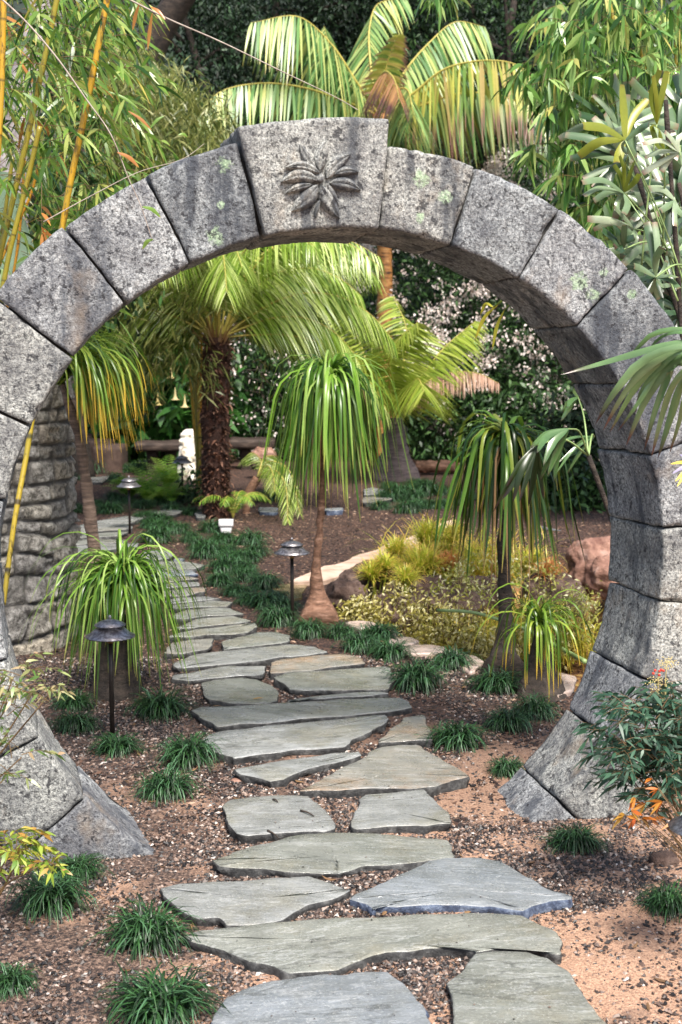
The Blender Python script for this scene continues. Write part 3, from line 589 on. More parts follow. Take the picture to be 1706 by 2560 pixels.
# ------------------------------------------------------------------ flagstones
def cr(ox, oy, s): return lambda pts: [(ox + s * x, oy + s * y) for x, y in pts]
A_ = cr(400, 1960, .5102); B_ = cr(400, 1560, .5102); C_ = cr(340, 1300, .2551); D_ = cr(160, 1100, .2551)
E_ = cr(660, 1150, .3189); G_c = cr(840, 1500, .3189); K_ = cr(853, 1920, .54401)
STONES = [
 (A_([(245,1140),(305,1050),(400,995),(560,960),(800,922),(960,915),(1110,920),(1170,950),(1230,1005),(1290,1050),(1330,1120),(1338,1200),(1200,1270),(600,1290),(250,1240)]), 'blue', 'rounded blue-grey flagstone at the very bottom of the path with sand on its edge'),
 (K_([(500,985),(545,935),(610,850),(700,838),(860,842),(960,870),(1040,930),(1090,990),(1150,1080),(1230,1190),(1270,1300),(1000,1390),(560,1350),(515,1176),(500,1080)]), 'olive', 'broad olive flagstone with a long crack, bottom right of the path'),
 (A_([(105,738),(200,712),(390,690),(560,668),(800,655),(1030,645),(1300,630),(1568,628)]) + K_([(840,670),(930,720),(990,750),(1015,790),(1005,850),(970,850),(900,822),(830,815),(760,815),(690,832),(620,850),(560,835),(480,825),(400,828),(300,838),(210,845),(150,860),(60,895)]) + A_([(870,912),(760,915),(640,925),(560,885),(450,860),(350,825),(240,795),(150,765)]), 'olive', 'widest olive slab spanning the path just below the blue stone'),
 (A_([(0,510),(80,492),(250,480),(420,465),(560,452),(740,445),(800,465),(880,490),(940,515),(900,535),(830,560),(740,590),(660,630),(600,665),(520,680),(400,690),(330,690),(280,655),(180,655),(130,630),(70,585),(10,545)]), 'grey', 'grey slab with splitting layers left of the blue stone'),
 (K_([(35,600),(60,575),(130,545),(230,500),(310,465),(400,425),(480,410),(640,408),(740,425),(800,460),(880,505),(960,550),(1070,585),(1060,600),(960,605),(880,630),(840,655),(760,645),(690,630),(600,628),(400,628),(250,635),(170,635),(150,650),(110,625)]), 'blue', 'pointed blue slab with dark blue broken front edge'),
 (A_([(245,370),(330,340),(450,305),(600,262),(700,245),(860,235),(1060,238),(1200,248),(1300,262),(1415,275),(1435,300),(1430,355),(1380,362),(1200,390),(1000,405),(930,420),(880,440),(800,440),(700,435),(620,432),(500,415),(400,408),(280,405)]), 'olive', 'long lens-shaped slab with a crack line, directly below the two square blocks'),
 (A_([(315,110),(345,80),(430,62),(560,52),(740,55),(790,100),(830,150),(870,190),(865,215),(800,232),(700,225),(600,235),(520,248),(430,250),(370,240),(335,190)]), 'grey', 'left one of two squarish blocks, with twigs lying on it'),
 (A_([(965,110),(975,75),(1010,50),(1100,38),(1290,25),(1330,65),(1400,115),(1435,145),(1430,195),(1380,195),(1300,205),(1150,208),(1040,210),(960,215),(935,205),(945,160)]), 'grey', 'right one of two squarish blocks, beside the right gate foot'),
 (B_([(680,820),(760,775),(900,700),(1000,650),(1070,595),(1270,588),(1380,650),(1460,700),(1535,745),(1440,765),(1350,795),(1250,805),(1100,805),(950,808),(800,815)]), 'tan', 'large triangular slab stained orange-brown in the middle of the gate'),
 (B_([(365,712),(500,688),(680,655),(850,630),(985,618),(1000,640),(930,660),(820,685),(700,720),(610,755),(540,770),(470,750),(400,735)]), 'grey', 'narrow wedge-shaped slab left of the orange-brown triangle'),
 (B_([(205,575),(215,550),(260,530),(400,510),(600,490),(850,465),(1000,448),(1110,440),(1125,460),(1090,490),(1020,530),(950,565),(910,600),(800,610),(600,625),(480,640),(360,660),(300,635),(240,610)]), 'grey', 'thick streaked slab just above the narrow wedge'),
 (B_([(1065,580),(1100,540),(1150,495),(1190,455),(1290,442),(1310,480),(1330,530),(1350,570),(1250,568),(1150,575)]), 'tan', 'small tan stone between the thick streaked slab and a grass clump'),
 (B_([(150,425),(200,408),(400,400),(600,385),(900,365),(1180,355),(1220,375),(1242,405),(1200,415),(1100,430),(900,450),(700,465),(500,485),(400,490),(280,505),(220,470)]), 'grey', 'long straight slab crossing the whole path, dark green at its right end'),
 (B_([(620,372),(760,350),(950,333),(1080,328),(1120,338),(1050,350),(900,357),(700,370),(625,382)]), 'grey', 'thin sliver of slab behind the long straight slab'),
 (B_([(560,260),(620,240),(900,222),(1100,205),(1135,215),(1150,270),(1120,316),(1000,320),(850,322),(700,323),(630,318),(610,290),(570,270)]), 'olive', 'smooth grey-green slab beside the grass clumps on the right edge'),
 (B_([(535,185),(600,170),(780,150),(900,148),(990,162),(1008,190),(950,200),(840,210),(750,225),(600,236),(545,238)]), 'tan', 'golden-stained slab above the smooth grey-green slab'),
 (B_([(200,285),(280,268),(400,262),(480,270),(540,300),(585,335),(575,375),(530,388),(460,390),(350,385),(240,370),(205,345)]), 'olive', 'roundish slab with an orange leaf on it, left side of the path'),
 (B_([(60,250),(200,225),(330,205),(520,205),(520,235),(500,255),(430,250),(330,256),(150,274),(50,270)]), 'grey', 'slab behind the roundish one, its left end under the drooping leaves'),
 (B_([(60,190),(150,150),(300,130),(450,115),(650,95),(760,110),(820,135),(740,152),(600,160),(500,180),(400,190),(250,205),(80,220)]), 'grey', 'long pale slab pointing right towards the three dark grass clumps'),
 (B_([(300,85),(400,60),(480,38),(570,38),(640,55),(640,82),(600,94),(500,103),(400,115),(310,125)]), 'olive', 'five-sided grey-green slab next to the lamp by the central palm'),
 (B_([(50,90),(150,75),(262,70),(262,100),(240,122),(100,145),(20,140)]), 'tan', 'small golden slab left of the five-sided slab'),
 (C_([(380,1110),(600,1066),(900,1036),(1180,1000),(1200,1040),(1100,1100),(950,1120),(700,1120),(500,1145),(300,1145)]), 'olive', 'first of the closely laid strip slabs, just beyond the five-sided slab'),
 (C_([(380,1050),(600,965),(950,935),(1150,985),(1000,1008),(750,1032),(560,1055),(420,1060)]), 'olive', 'second of the closely laid strip slabs'),
 (C_([(350,930),(500,875),(780,855),(940,870),(1070,920),(900,930),(700,935),(500,962),(380,960)]), 'olive', 'third of the closely laid strip slabs'),
 (C_([(330,835),(500,815),(760,783),(960,800),(900,845),(700,848),(550,855),(370,870)]), 'olive', 'fourth of the closely laid strip slabs'),
 (C_([(280,790),(400,762),(700,742),(850,765),(700,784),(500,804),(300,822)]), 'grey', 'fifth of the closely laid strip slabs'),
 (C_([(200,705),(400,672),(680,657),(680,695),(600,715),(500,740),(250,745)]), 'tan', 'orange-brown strip slab, sixth along the path'),
 (C_([(180,655),(330,612),(620,602),(620,640),(420,655),(230,665)]), 'grey', 'seventh of the closely laid strip slabs'),
 (C_([(110,600),(160,548),(500,546),(620,570),(480,585),(400,600),(180,610)]), 'tan', 'eighth strip slab, golden brown'),
 (C_([(60,522),(200,494),(550,489),(620,528),(500,538),(180,543)]), 'blue', 'ninth strip slab, bluish'),
 (C_([(90,430),(180,400),(450,398),(680,438),(580,478),(300,486),(50,488)]), 'olive', 'tenth strip slab, a wide one beside a dark grass clump'),
 (C_([(40,390),(40,330),(80,292),(300,297),(380,330),(350,366),(260,388)]), 'grey', 'wide grey slab above the tenth strip slab'),
 (C_([(372,370),(485,372),(470,392),(365,393)]), 'blue', 'tiny bluish stone at the right edge of the strip slabs'),
 (D_([(40,1110),(60,1040),(430,1012),(740,1007),(720,1046),(560,1058),(300,1100)]), 'grey', 'slab just in front of the third lamp'),
 (D_([(60,1000),(200,972),(620,975),(620,998),(300,1012),(70,1028)]), 'olive', 'thin slab next to the foot of the third lamp'),
 (D_([(60,960),(200,925),(430,905),(640,897),(560,935),(200,955)]), 'olive', 'brownish thin slab level with the third lamp post'),
 (D_([(50,900),(90,850),(320,790),(600,742),(790,760),(640,820),(680,850),(660,868),(430,885),(200,905)]), 'grey', 'large pale slab behind the third lamp'),
 (D_([(690,743),(850,702),(1020,682),(1190,680),(1100,728),(800,755)]), 'grey', 'far slab curving right behind the dark grass clumps'),
 (D_([(1290,668),(1390,665),(1390,755),(1290,758)]), 'grey', 'small pale slab against the foot of the shaggy palm trunk'),
 (D_([(30,360),(130,350),(130,400),(30,405)]), 'grey', 'distant slab cut off by the stone wall'),
 (D_([(250,362),(465,350),(390,412),(260,412)]), 'grey', 'distant slab with a sharp corner left of the fern'),
 (D_([(570,368),(760,366),(730,396),(640,400)]), 'olive', 'distant slab in front of the left bench'),
 (E_([(-40,368),(110,373),(112,410),(-40,406)]), 'blue', 'distant bluish slab behind the drooping young palm'),
 (E_([(780,228),(850,212),(950,235),(960,265),(780,272)]), 'grey', 'far slab, upper of two by the bottle-shaped trunk'),
 (E_([(770,290),(980,282),(1010,303),(880,330),(770,330)]), 'tan', 'far slab, lower of two by the bottle-shaped trunk'),
 (E_([(470,378),(620,372),(630,392),(480,398)]), 'blue', 'far slab seen behind the hanging leaves of the central palm'),
 (G_c([(60,172),(180,160),(300,170),(350,203),(200,218),(120,208)]), 'pink', 'pink sandstone piece nearest the swollen trunk of the central palm'),
 (G_c([(160,235),(280,218),(440,225),(490,258),(400,274),(300,262)]), 'pink', 'second pink sandstone piece from the central palm'),
 (G_c([(420,300),(480,277),(600,290),(655,318),(600,340),(480,355),(430,340)]), 'pink', 'third pink sandstone piece from the central palm'),
 (G_c([(490,375),(600,348),(760,342),(860,368),(870,385),(750,412),(560,422),(520,400)]), 'pink', 'fourth pink sandstone piece, with a dark pebble on it'),
 (G_c([(780,430),(900,412),(1120,440),(1155,480),(1100,555),(1050,560),(900,480)]), 'pink', 'pale pink sandstone behind the large grass clump by the right palm'),
 ([(1373,1700),(1400,1680),(1440,1690),(1430,1726),(1395,1740),(1370,1724)], 'pink', 'pale stone half hidden behind the right foot of the gate'),
]
for si, (px, kind, label) in enumerate(STONES):
    zt = .040 if kind != 'pink' else .022
    P = np.array([G(x, y, zt)[:2] for x, y in px]); c = P.mean(0); Y = c[1]
    # orientation
    ar = .5 * np.sum(P[:, 0] * np.roll(P[:, 1], -1) - np.roll(P[:, 0], -1) * P[:, 1])
    if ar < 0: P = P[::-1]
    res = .018 if Y < 6 else .035
    out = []; n = len(P)
    # one corner-rounding pass
    Q2 = []
    for i in range(n):
        a, b = P[i], P[(i + 1) % n]; Q2 += [a * .93 + b * .07, a * .07 + b * .93]
    P = np.array(Q2); n = len(P)
    for i in range(n):
        a, b = P[i], P[(i + 1) % n]; k = max(1, int(np.linalg.norm(b - a) / res))
        out += [a + (b - a) * j / k for j in range(k)]
    P = np.array(out); n = len(P); P3 = np.concatenate([P, np.full((n, 1), si * 1.7)], 1)
    T = np.roll(P, -1, 0) - np.roll(P, 1, 0); N = norm(np.stack([T[:, 1], -T[:, 0]], -1))
    P = P + N * (fbm(P3, 12, 4, si) * .010 + np.abs(vn(P3, 7, si + 3)) * -.006)[:, None]
    j1 = (fbm(P3, 22, 3, si + 5) * .008)[:, None]; j2 = (fbm(P3, 14, 3, si + 9) * .014)[:, None]
    th0 = zt + .012
    rings = [(P - N * .006, zt - .0002), (P - N * .001, zt - .0028), (P + N * (.001 + j1), zt - .012), (P + N * (-.004 + j2), zt - .03), (P + N * (-.012 + j2), zt - .07)]
    tilt = NRM(0, .004, 2)
    V = []
    for (q, z) in rings:
        zz = z + (q - c) @ tilt
        V.append(np.concatenate([q, zz[:, None]], 1))
    # interior rings toward centre for a gently uneven top
    inner = []
    base0 = P - N * .006
    for s in (.82, .6, .36, .15):
        q = c + (base0 - c) * s; z = zt + fbm(np.concatenate([q, np.full((n, 1), 3.3)], 1), 5, 3, si) * .0025 + (q - c) @ tilt
        inner.append(np.concatenate([q, z[:, None]], 1))
    allr = inner[::-1] + V; m_ = len(allr); Vv = np.concatenate(allr + [np.array([[c[0], c[1], zt]])])
    I = np.arange(m_ * n).reshape(m_, n); nx = np.roll(I, -1, 1)
    f4 = np.stack([I[:-1], I[1:], nx[1:], nx[:-1]], -1)
    mb = MB(); ct = m_ * n
    mb.add(Vv, f4=f4[:len(inner) + 1].reshape(-1, 4), f3=[(ct, I[0, i], nx[0, i]) for i in range(n)], m=0)
    mb.f4.append(f4[len(inner) + 1:].reshape(-1, 4)); mb.m4.append(np.full(len(mb.f4[-1]), 1))
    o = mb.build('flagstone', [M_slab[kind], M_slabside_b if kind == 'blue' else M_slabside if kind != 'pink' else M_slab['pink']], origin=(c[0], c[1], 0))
    tag(o, label, 'flagstone', 'flagstones of the garden path' if kind != 'pink' else 'pink sandstones edging the planting')

for kk, (zlo, cnt) in enumerate([(.0435, 260)]):
    n = cnt; y = U(2.8, 6.5, n); x = U(-.55, .55, n) + .05; s_ = U(.0015, .004, n); mbp = MB()
    B6 = np.array([(1, 0, 0), (-1, 0, 0), (0, 1, 0), (0, -1, 0), (0, 0, 1), (0, 0, -1)], float); Fc6 = np.array([(0, 2, 4), (2, 1, 4), (1, 3, 4), (3, 0, 4), (2, 0, 5), (1, 2, 5), (3, 1, 5), (0, 3, 5)])
    polys = [np.array([G(a, b, .04)[:2] for a, b in st[0]]) for st in STONES if st[1] != 'pink']
    def inside(px_, py_, Pq):
        r_ = False; m_ = len(Pq)
        for q_ in range(m_):
            x0, y0 = Pq[q_]; x1, y1 = Pq[(q_ + 1) % m_]
            if (y0 > py_) != (y1 > py_) and px_ < (x1 - x0) * (py_ - y0) / (y1 - y0) + x0: r_ = not r_
        return r_
    ok = np.array([any(inside(x[i_], y[i_], Pq) for Pq in polys) for i_ in range(n)]); x, y, s_ = x[ok], y[ok], s_[ok]; n = len(x)
    V = B6[None] * (1 + U(-.35, .35, (n, 6, 1))) * s_[:, None, None] * [1, .8, .5] + np.stack([x, y, np.full(n, .0425)], -1)[:, None]
    mbp.add(V.reshape(-1, 3), f3=(Fc6[None] + (np.arange(n) * 6)[:, None, None]).reshape(-1, 3), r=np.repeat(U(0, .8, n), 6)); og = mbp.build('grit', M_pebble, smooth=False); og['kind'] = 'stuff'; og['label'] = 'specks of grit lying on the flagstones'; og['category'] = 'grit'
# twigs lying on stones
for k, (a, b, lb) in enumerate([(A_([(690,130)])[0], A_([(755,157)])[0], 'dark twig lying on the left square block'), (A_([(528,228)])[0], A_([(585,268)])[0], 'dark stick leaning against the front edge of the left square block'), (A_([(555,75)])[0], A_([(578,88)])[0], 'tiny twig at the back of the left square block')]):
    p0, p1 = G(*a, .044), G(*b, .044 if k != 1 else .03); mb = MB(); tube(mb, spline([p0, (p0 + p1) / 2 + [0, 0, .004], p1], 8), np.linspace(.004, .002, 8), 6)
    tag(mb.build('twig', M_bark_dark, origin=p0), lb, 'twig')
for px, s, lb in [((592, 1955), .022, 'lone orange-brown pebble on the mulch left of the wedge-shaped slab'), ((948, 1620), .016, 'small dark pebble on the pink sandstone'), ((1660, 2155), .05, 'half-buried brown rock at the right edge')]:
    P, Q = rbox((s, s * .8, s * .55), s / 3, s * .5, s * .2, 30, 4); c = G(*px, .03 if px[1] == 1620 else .005); mb = MB(); mb.add(P + c, f4=Q)
    tag(mb.build('pebble', M_darkrock if s != .022 else M_boulder, origin=c), lb, 'pebble')

pl = G(*B_([(455, 366)])[0], .044); mb = MB(); P_, s__ = arcs(pl[None], np.array([1.45]), np.array([.25]), np.array([-.3]), np.array([.055]), 6); ribbons(mb, P_, np.array([.2, .8, 1, .8, .4, .05])[None] * .008, s__, .9, fold=.3)
tag(mb.build('fallen_leaf', L_nano, origin=pl), 'orange dry leaf lying on the roundish slab', 'leaf')
# sandstone kerb path and puddle (flat ground surfaces)
def sheet(name, px, z, mat, thick=.03):
    P = np.array([G(x, y, z)[:2] for x, y in px]); out = []
    for i in range(len(P)):
        a, b = P[i], P[(i + 1) % len(P)]; k = max(1, int(np.linalg.norm(b - a) / .12)); out += [a + (b - a) * j / k for j in range(k)]
    P = np.array(out); P = P + (np.stack([vn(np.c_[P, P[:, :1] * 0], 4, 1), vn(np.c_[P, P[:, :1] * 0], 4, 2)], -1) * .03)
    bm_v = [Vector((x, y, z)) for x, y in P]
    from mathutils.geometry import tessellate_polygon
    tri = tessellate_polygon([bm_v]); n = len(P)
    V = np.concatenate([np.c_[P, np.full(n, z)], np.c_[P, np.full(n, z - thick)]]); mb = MB()
    mb.add(V, f4=[(i, (i + 1) % n, n + (i + 1) % n, n + i) for i in range(n)], f3=[t for t in tri])
    o = mb.build(name, mat, smooth=False); o['kind'] = 'structure'; return o
sheet('sandstone_path', E_([(1480,470),(1380,500),(1290,530),(1150,600),(980,655),(860,700),(700,760),(560,820),(470,832),(380,880),(250,930),(250,960),(470,952),(600,905),(700,860),(850,790),(1000,720),(1160,672),(1300,600),(1420,560),(1500,540)]), .035, M_path)
sheet('puddle', E_([(60,985),(200,968),(370,955),(340,1020),(300,1080),(180,1100),(90,1040)]), .014, M_puddle)

# ------------------------------------------------------------------ liriope clumps
def lirio_mesh(seed, n=420, hgt=.17, rad=.15):
    rr = np.random.default_rng(seed); base = np.c_[rr.normal(0, rad * .22, (n, 2)), np.zeros(n)]
    az = rr.uniform(0, 6.283, n); e0 = np.radians(rr.uniform(38, 86, n)); e1 = np.radians(rr.uniform(-88, -45, n)); L = rr.uniform(.6, 1.15, n) * (hgt * 1.3)
    P, s = arcs(base, az, e0, e1, L, 6, rr.uniform(.7, 1.2, n), .3)
    P[..., 2] = np.maximum(P[..., 2], .002)
    w = np.array([.6, 1, 1, .9, .6, .1]) * .0031
    mb = MB(); ribbons(mb, P, w[None] * rr.uniform(.8, 1.3, (n, 1)), s, rr.uniform(0, 1, n) ** 1.3, fold=.25); return mb
proto = [lirio_mesh(k) for k in range(6)]; pm = [p_.build('_p%d' % k, L_lirio).data for k, p_ in enumerate(proto)]
for o in list(COL.objects):
    if o.name.startswith('_p'): bpy.data.objects.remove(o)
near_l = [
 ((170,2035,130),'dark grass clump in front of the left gate foot'), ((112,2120,150),'round grass clump lower left, beside pale pebbles'), ((335,2208,165),'full dark grass clump left of the widest slab'),
 ((15,2300,100),'grass clump cut off by the left edge, lowest on that side'), ((365,2380,240),'large grass clump at the bottom edge left of the bottom stone'),
 ((1330,1972,120),'flat sparse grass clump in front of the right gate foot'), ((1545,2115,120),'grass clump cut off by the right edge'),
 ((165,1642,95),'grass clump behind its twin, left of the nearest lamp'), ((172,1700,98),'front grass clump of the two left of the nearest lamp'), ((365,1665,130),'tall bushy grass clump right of the nearest lamp'),
 ((265,1752,110),'grass clump at the foot of the nearest lamp post'), ((432,1778,120),'grass clump touching the thick streaked slab'), ((382,1852,118),'grass clump on bare mulch above the left square block'),
 ((1048,1732,125),'bushy grass clump beside the small tan stone'), ((1168,1790,75),'small grass tuft just inside the right gate foot'), ((1170,1692,85),'left one of two clumps by the right gate leg'),
 ((1232,1666,90),'right one of two clumps by the right gate leg'), ((955,1600,118),'large grass clump at the right end of the smooth slab'), ((1145,1600,95),'dark shaggy clump at the base of the right palm'),
 ((1042,1548,100),'wide grass clump on the pale pink sandstone'), ((710,1478,80),'grass clump left of two in front of the central palm base'), ((782,1478,80),'grass clump right of two in front of the central palm base'),
 ((830,1512,90),'front grass clump of three beside the pink sandstones'), ((897,1528,80),'right grass clump of three beside the pink sandstones'), ((868,1482,85),'rear grass clump of three beside the pink sandstones')]
def lir(px, py, wdu, label, group):
    far_ = group != 'dark grass clumps planted beside the path'
    wdu = wdu * (random.uniform(1.1, 1.5) if far_ else random.uniform(.82, 1.02))
    c = dG(px, py - wdu * .12); Y = c[1]; c = c + [0, .04, 0]; c[2] = gzp(c) - .004
    wm = wdu * K * Y / F_; sc = wm / .232
    o = bpy.data.objects.new('grass_clump', pm[random.randrange(6)]); COL.objects.link(o)
    o.location = c; o.scale = (sc, sc * random.uniform(.85, 1.1), sc * random.uniform(.9, 1.3)); o.rotation_euler = (0, 0, random.uniform(0, 6.28))
    tag(o, label, 'grass clump', group)
for (a, lb) in near_l: lir(*a, lb, 'dark grass clumps planted beside the path')
def crd(ox, oy, s, pts): return [((ox + s * x) / K, (oy + s * y) / K, s * w / K) for x, y, w in pts]
patches = [
 (crd(340,1300,.2551,[(1380,1085,260),(1440,930,190),(1260,900,210),(1130,860,200),(960,770,190),(820,690,180),(1260,720,200),(1080,640,170),(1080,550,160),(880,560,230),(1350,840,180),(1030,770,160),(940,450,190),(1090,440,190)]), 'dark green grass clump in the ribbon along the right edge of the strip slabs'),
 (crd(340,1300,.2551,[(1170,380,150),(1110,280,210),(910,350,150),(710,400,220),(540,250,160),(840,260,180),(740,150,180),(640,320,180)]), 'dark green grass clump on the mulch below the white lamp box'),
 (crd(340,1300,.2551,[(430,170,150),(280,140,160),(130,110,180),(200,265,200),(230,60,170),(90,30,160)]), 'dark green grass clump beside the large pale slab'),
 (crd(160,1100,.2551,[(450,750,210),(120,740,140),(320,660,100),(480,610,130),(590,640,120),(780,700,160),(840,600,150),(990,665,150),(1190,620,150),(1240,760,150),(1060,740,130)]), 'dark green grass clump around the third lamp'),
 (crd(160,1100,.2551,[(510,450,130),(320,350,170),(600,340,150),(460,310,120),(80,330,110),(740,330,130),(1070,440,120),(180,410,120),(1080,300,110)]), 'small distant grass clump in front of the benches'),
 (crd(660,1150,.3189,[(30,350,120),(910,400,120),(980,340,120),(1070,330,160),(1210,240,120),(1140,440,150),(1260,400,130),(1270,300,140),(1390,400,130),(1400,290,120),(1520,370,130),(980,230,100),(1180,340,130),(1600,330,120)]), 'distant grass clump below the bottle-shaped trunk')]
for pts, lb in patches:
    for a in pts: lir(*a, lb, lb.replace('clump', 'clumps'))

# ------------------------------------------------------------------ path lamps
def lamp(c, h, r, label, seed=0):
    c = np.array([c[0], c[1], gzp(c)]); root = thing('path_lamp', c, label, 'garden lamp', 'two-tier bronze path lamps')
    def b(name, mat, fn): mb = MB(); fn(mb); return mb.build(name, mat, root, origin=c)
    b('post', M_post, lambda m: tube(m, [c + [0, 0, -.05], c + [0, 0, h * .5], c + [0, 0, h - .075]], .0105, 14))
    b('socket', M_brass, lambda m: lathe(m, [(.011, h - .08), (.02, h - .066), (.033, h - .046), (.034, h - .036), (.0, h - .036)], c))
    b('lower_shade', M_iron, lambda m: lathe(m, [(0, h - .030), (.05, h - .031), (r, h - .052), (r + .002, h - .048), (r * .82, h - .038), (.062, h - .014), (0, h - .012)], c, 40))
    b('upper_shade', M_iron, lambda m: lathe(m, [(.05, h - .016), (.052, h - .004), (.066, h - .003), (.067, h + .001), (.045, h + .014), (.012, h + .024), (0, h + .026)], c, 36))
    b('finial', M_iron, lambda m: lathe(m, [(0, h + .022), (.006, h + .027), (.008, h + .034), (.005, h + .041), (0, h + .043)], c, 14))
    return root
lamp(dG(259, 1700), .50, .105, 'nearest path lamp, in the left bed before the drooping fountain plant')
lamp(dG(672, 1440), .49, .105, 'path lamp standing left of the central palm')
lamp(dG(299, 1228), .46, .105, 'path lamp farther back, in front of the lime ferns')
lamp(dG(420, 1146), .42, .105, 'most distant path lamp, in front of the white rock')
lamp(AT(165, 1300, 10.2) * [1, 1, 0], .42, .105, 'path lamp mostly hidden by the stone wall, only its shade showing')
lamp(AT(1772, 2020, 3.75) * [1, 1, 0], .46, .105, 'path lamp cut off by the right edge, under the berry shrub')

# floodlight box
c = dG(520, 1228); root = thing('spotlight', c, 'small white box spotlight on the ground before the shaggy palm', 'light fixture')
Y = c[1]; s = Y / F_ * K
mb = MB(); P, Q = rbox((17 * s, 9 * s, 8.5 * s), .02, .006); mb.add(P + c + [0, 0, 27 * s], f4=Q); mb.build('hood', M_white_paint, root, origin=c)
P, Q = rbox((13 * s, 7 * s, 9 * s), .02, .004); P[:, 0] *= 1 + P[:, 2] / (9 * s) * .14; mb = MB(); mb.add(P + c + [0, 0, 12 * s], f4=Q); mb.build('housing', M_white_paint, root, origin=c)
P, Q = rbox((10 * s, 6 * s, 4 * s), .02, .004); mb = MB(); mb.add(P + c + [0, 0, 0], f4=Q); mb.build('base', M_black, root, origin=c)

# ------------------------------------------------------------------ stone wall
wc = np.array([dAT(-62, 1200, 8.0)[0], 8.0]); WR = .55; WL = 2.2; WH = 1.5
path = [np.array([wc[0] - WL, wc[1] - WR]), np.array([wc[0], wc[1] - WR])]
ds = .014; pts = [path[0] + (path[1] - path[0]) * t for t in np.arange(0, 1, ds / WL)]
nrm = [np.array([0, -1.])] * len(pts)
na = int(math.pi * WR / ds)
for j in range(na + 1):
    a = -math.pi / 2 + math.pi * j / na; pts.append(wc + WR * np.array([math.cos(a), math.sin(a)])); nrm.append(np.array([math.cos(a), math.sin(a)]))
nb = int(WL / .05)
for j in range(1, nb + 1): pts.append(wc + np.array([-WL * j / nb, WR])); nrm.append(np.array([0, 1.]))
pts = np.array(pts); nrm = np.array(nrm); sarr = np.concatenate([[0], np.cumsum(np.linalg.norm(np.diff(pts, axis=0), axis=1))])
zz = np.arange(-.1, WH + .001, .0125)
rows = [-.15]; rg = random.Random(5)
while rows[-1] < WH: rows.append(rows[-1] + rg.choice([.08, .12, .16, .2, .24]))
S, Z = np.meshgrid(sarr, zz); M_ = np.zeros_like(S); RR = np.zeros_like(S)
wv = vn(np.stack([S, Z, 0 * S], -1), 3.5, 8) * .045
for ri in range(len(rows) - 1):
    b0, b1 = rows[ri], rows[ri + 1]; x = -rg.uniform(0, .3)
    while x < sarr[-1] + .5:
        w = rg.uniform(.09, .27) * (1.2 if b1 - b0 > .18 else .9); sub_ = rg.random() < .3 and b1 - b0 > .18
        for (z0, z1) in ([(b0, b0 + (b1 - b0) * .5), (b0 + (b1 - b0) * .5, b1)] if sub_ else [(b0, b1)]):
            sl = rg.uniform(-.12, .12)
            Sx = S + wv + (Z - z0) * sl; Zx = Z + wv * .8
            dx = np.minimum(Sx - x, x + w - Sx); dz = np.minimum(Zx - z0, z1 - Zx); dd = np.minimum(dx, dz)
            dd = np.where((dx > 0) & (dz > 0), np.minimum(dd, np.hypot(dx, dz) * .75), 0)
            ins = dd > .0; amp = np.clip((dd - .006) / .008, 0, 1); hh = rg.uniform(.6, 1.25)
            M_ = np.where(ins, amp * hh, M_); RR = np.where(ins, rg.random(), RR)
        x += w
PP = np.stack([np.broadcast_to(pts[:, 0], S.shape), np.broadcast_to(pts[:, 1], S.shape), Z], -1)
disp = M_ * .028 + fbm(PP, 10, 5, 3) * .024 * np.clip(M_ + .25, 0, 1) + fbm(PP, 34, 2, 6) * .004
taper = (1 - Z / 12)
PP = PP + np.stack([nrm[:, 0] * disp, nrm[:, 1] * disp, 0 * disp], -1)
topw = vn(np.stack([S, 0 * S, 0 * S], -1), 3.2, 4) * .05; PP[..., 2] = np.where(Z > WH - .3, Z + topw * np.clip((Z - WH + .3) / .3, 0, 1), Z)
mb = MB(); I = np.arange(S.size).reshape(S.shape); ns = len(sarr)
f4 = np.stack([I[:-1, :-1], I[:-1, 1:], I[1:, 1:], I[1:, :-1]], -1).reshape(-1, 4)
ctr = np.array([wc[0] - .8, wc[1], WH - .02])
V = np.concatenate([PP.reshape(-1, 3), np.c_[np.minimum(PP[-1, :, 0], wc[0]) * .5 + PP[-1, :, 0] * .5 * 1, np.full(ns, wc[1]), np.full(ns, WH)]])
b0 = S.size
f4t = [(I[-1, j], I[-1, j + 1], b0 + j + 1, b0 + j) for j in range(ns - 1)]
mb.add(V, f4=np.concatenate([f4, np.array(f4t)]), t=np.concatenate([np.clip(M_, 0, 1).ravel(), np.ones(ns)]), r=np.concatenate([RR.ravel(), np.full(ns, .5)]))
w_ = mb.build('stone_wall', M_wallrock, origin=(wc[0], wc[1], 0)); tag(w_, 'rough grey rubble stone wall with rounded end, behind the left leg of the gate', 'wall')

# leaning bamboo pole in front of the wall
def culm(mb, P, r0, r1, rv, nodes=8, ns=12, k=60):
    P = spline(P, k); s = np.linspace(0, 1, k); rad = r0 + (r1 - r0) * s
    ph = (s * nodes) % 1; rad = rad * (1 + .16 * np.exp(-((ph - .5) / .03) ** 2)); rr = np.full(k, rv)
    tube(mb, P, rad, ns, r=rv)
    tt_ = mb.t[-1]; mb.t[-1] = np.abs(((tt_ * nodes) % 1) - .5)
    return P
root = MB(); culm(root, [dAT(80, 925, 6.15), dAT(62, 1040, 6.1), dAT(35, 1190, 6.0), dAT(8, 1390, 5.9)], .0125, .0105, .45, 3)
tag(root.build('bamboo_pole', M_culm, origin=dAT(8, 1390, 5.9)), 'leaning yellow bamboo pole with black flecks in front of the stone wall', 'bamboo')

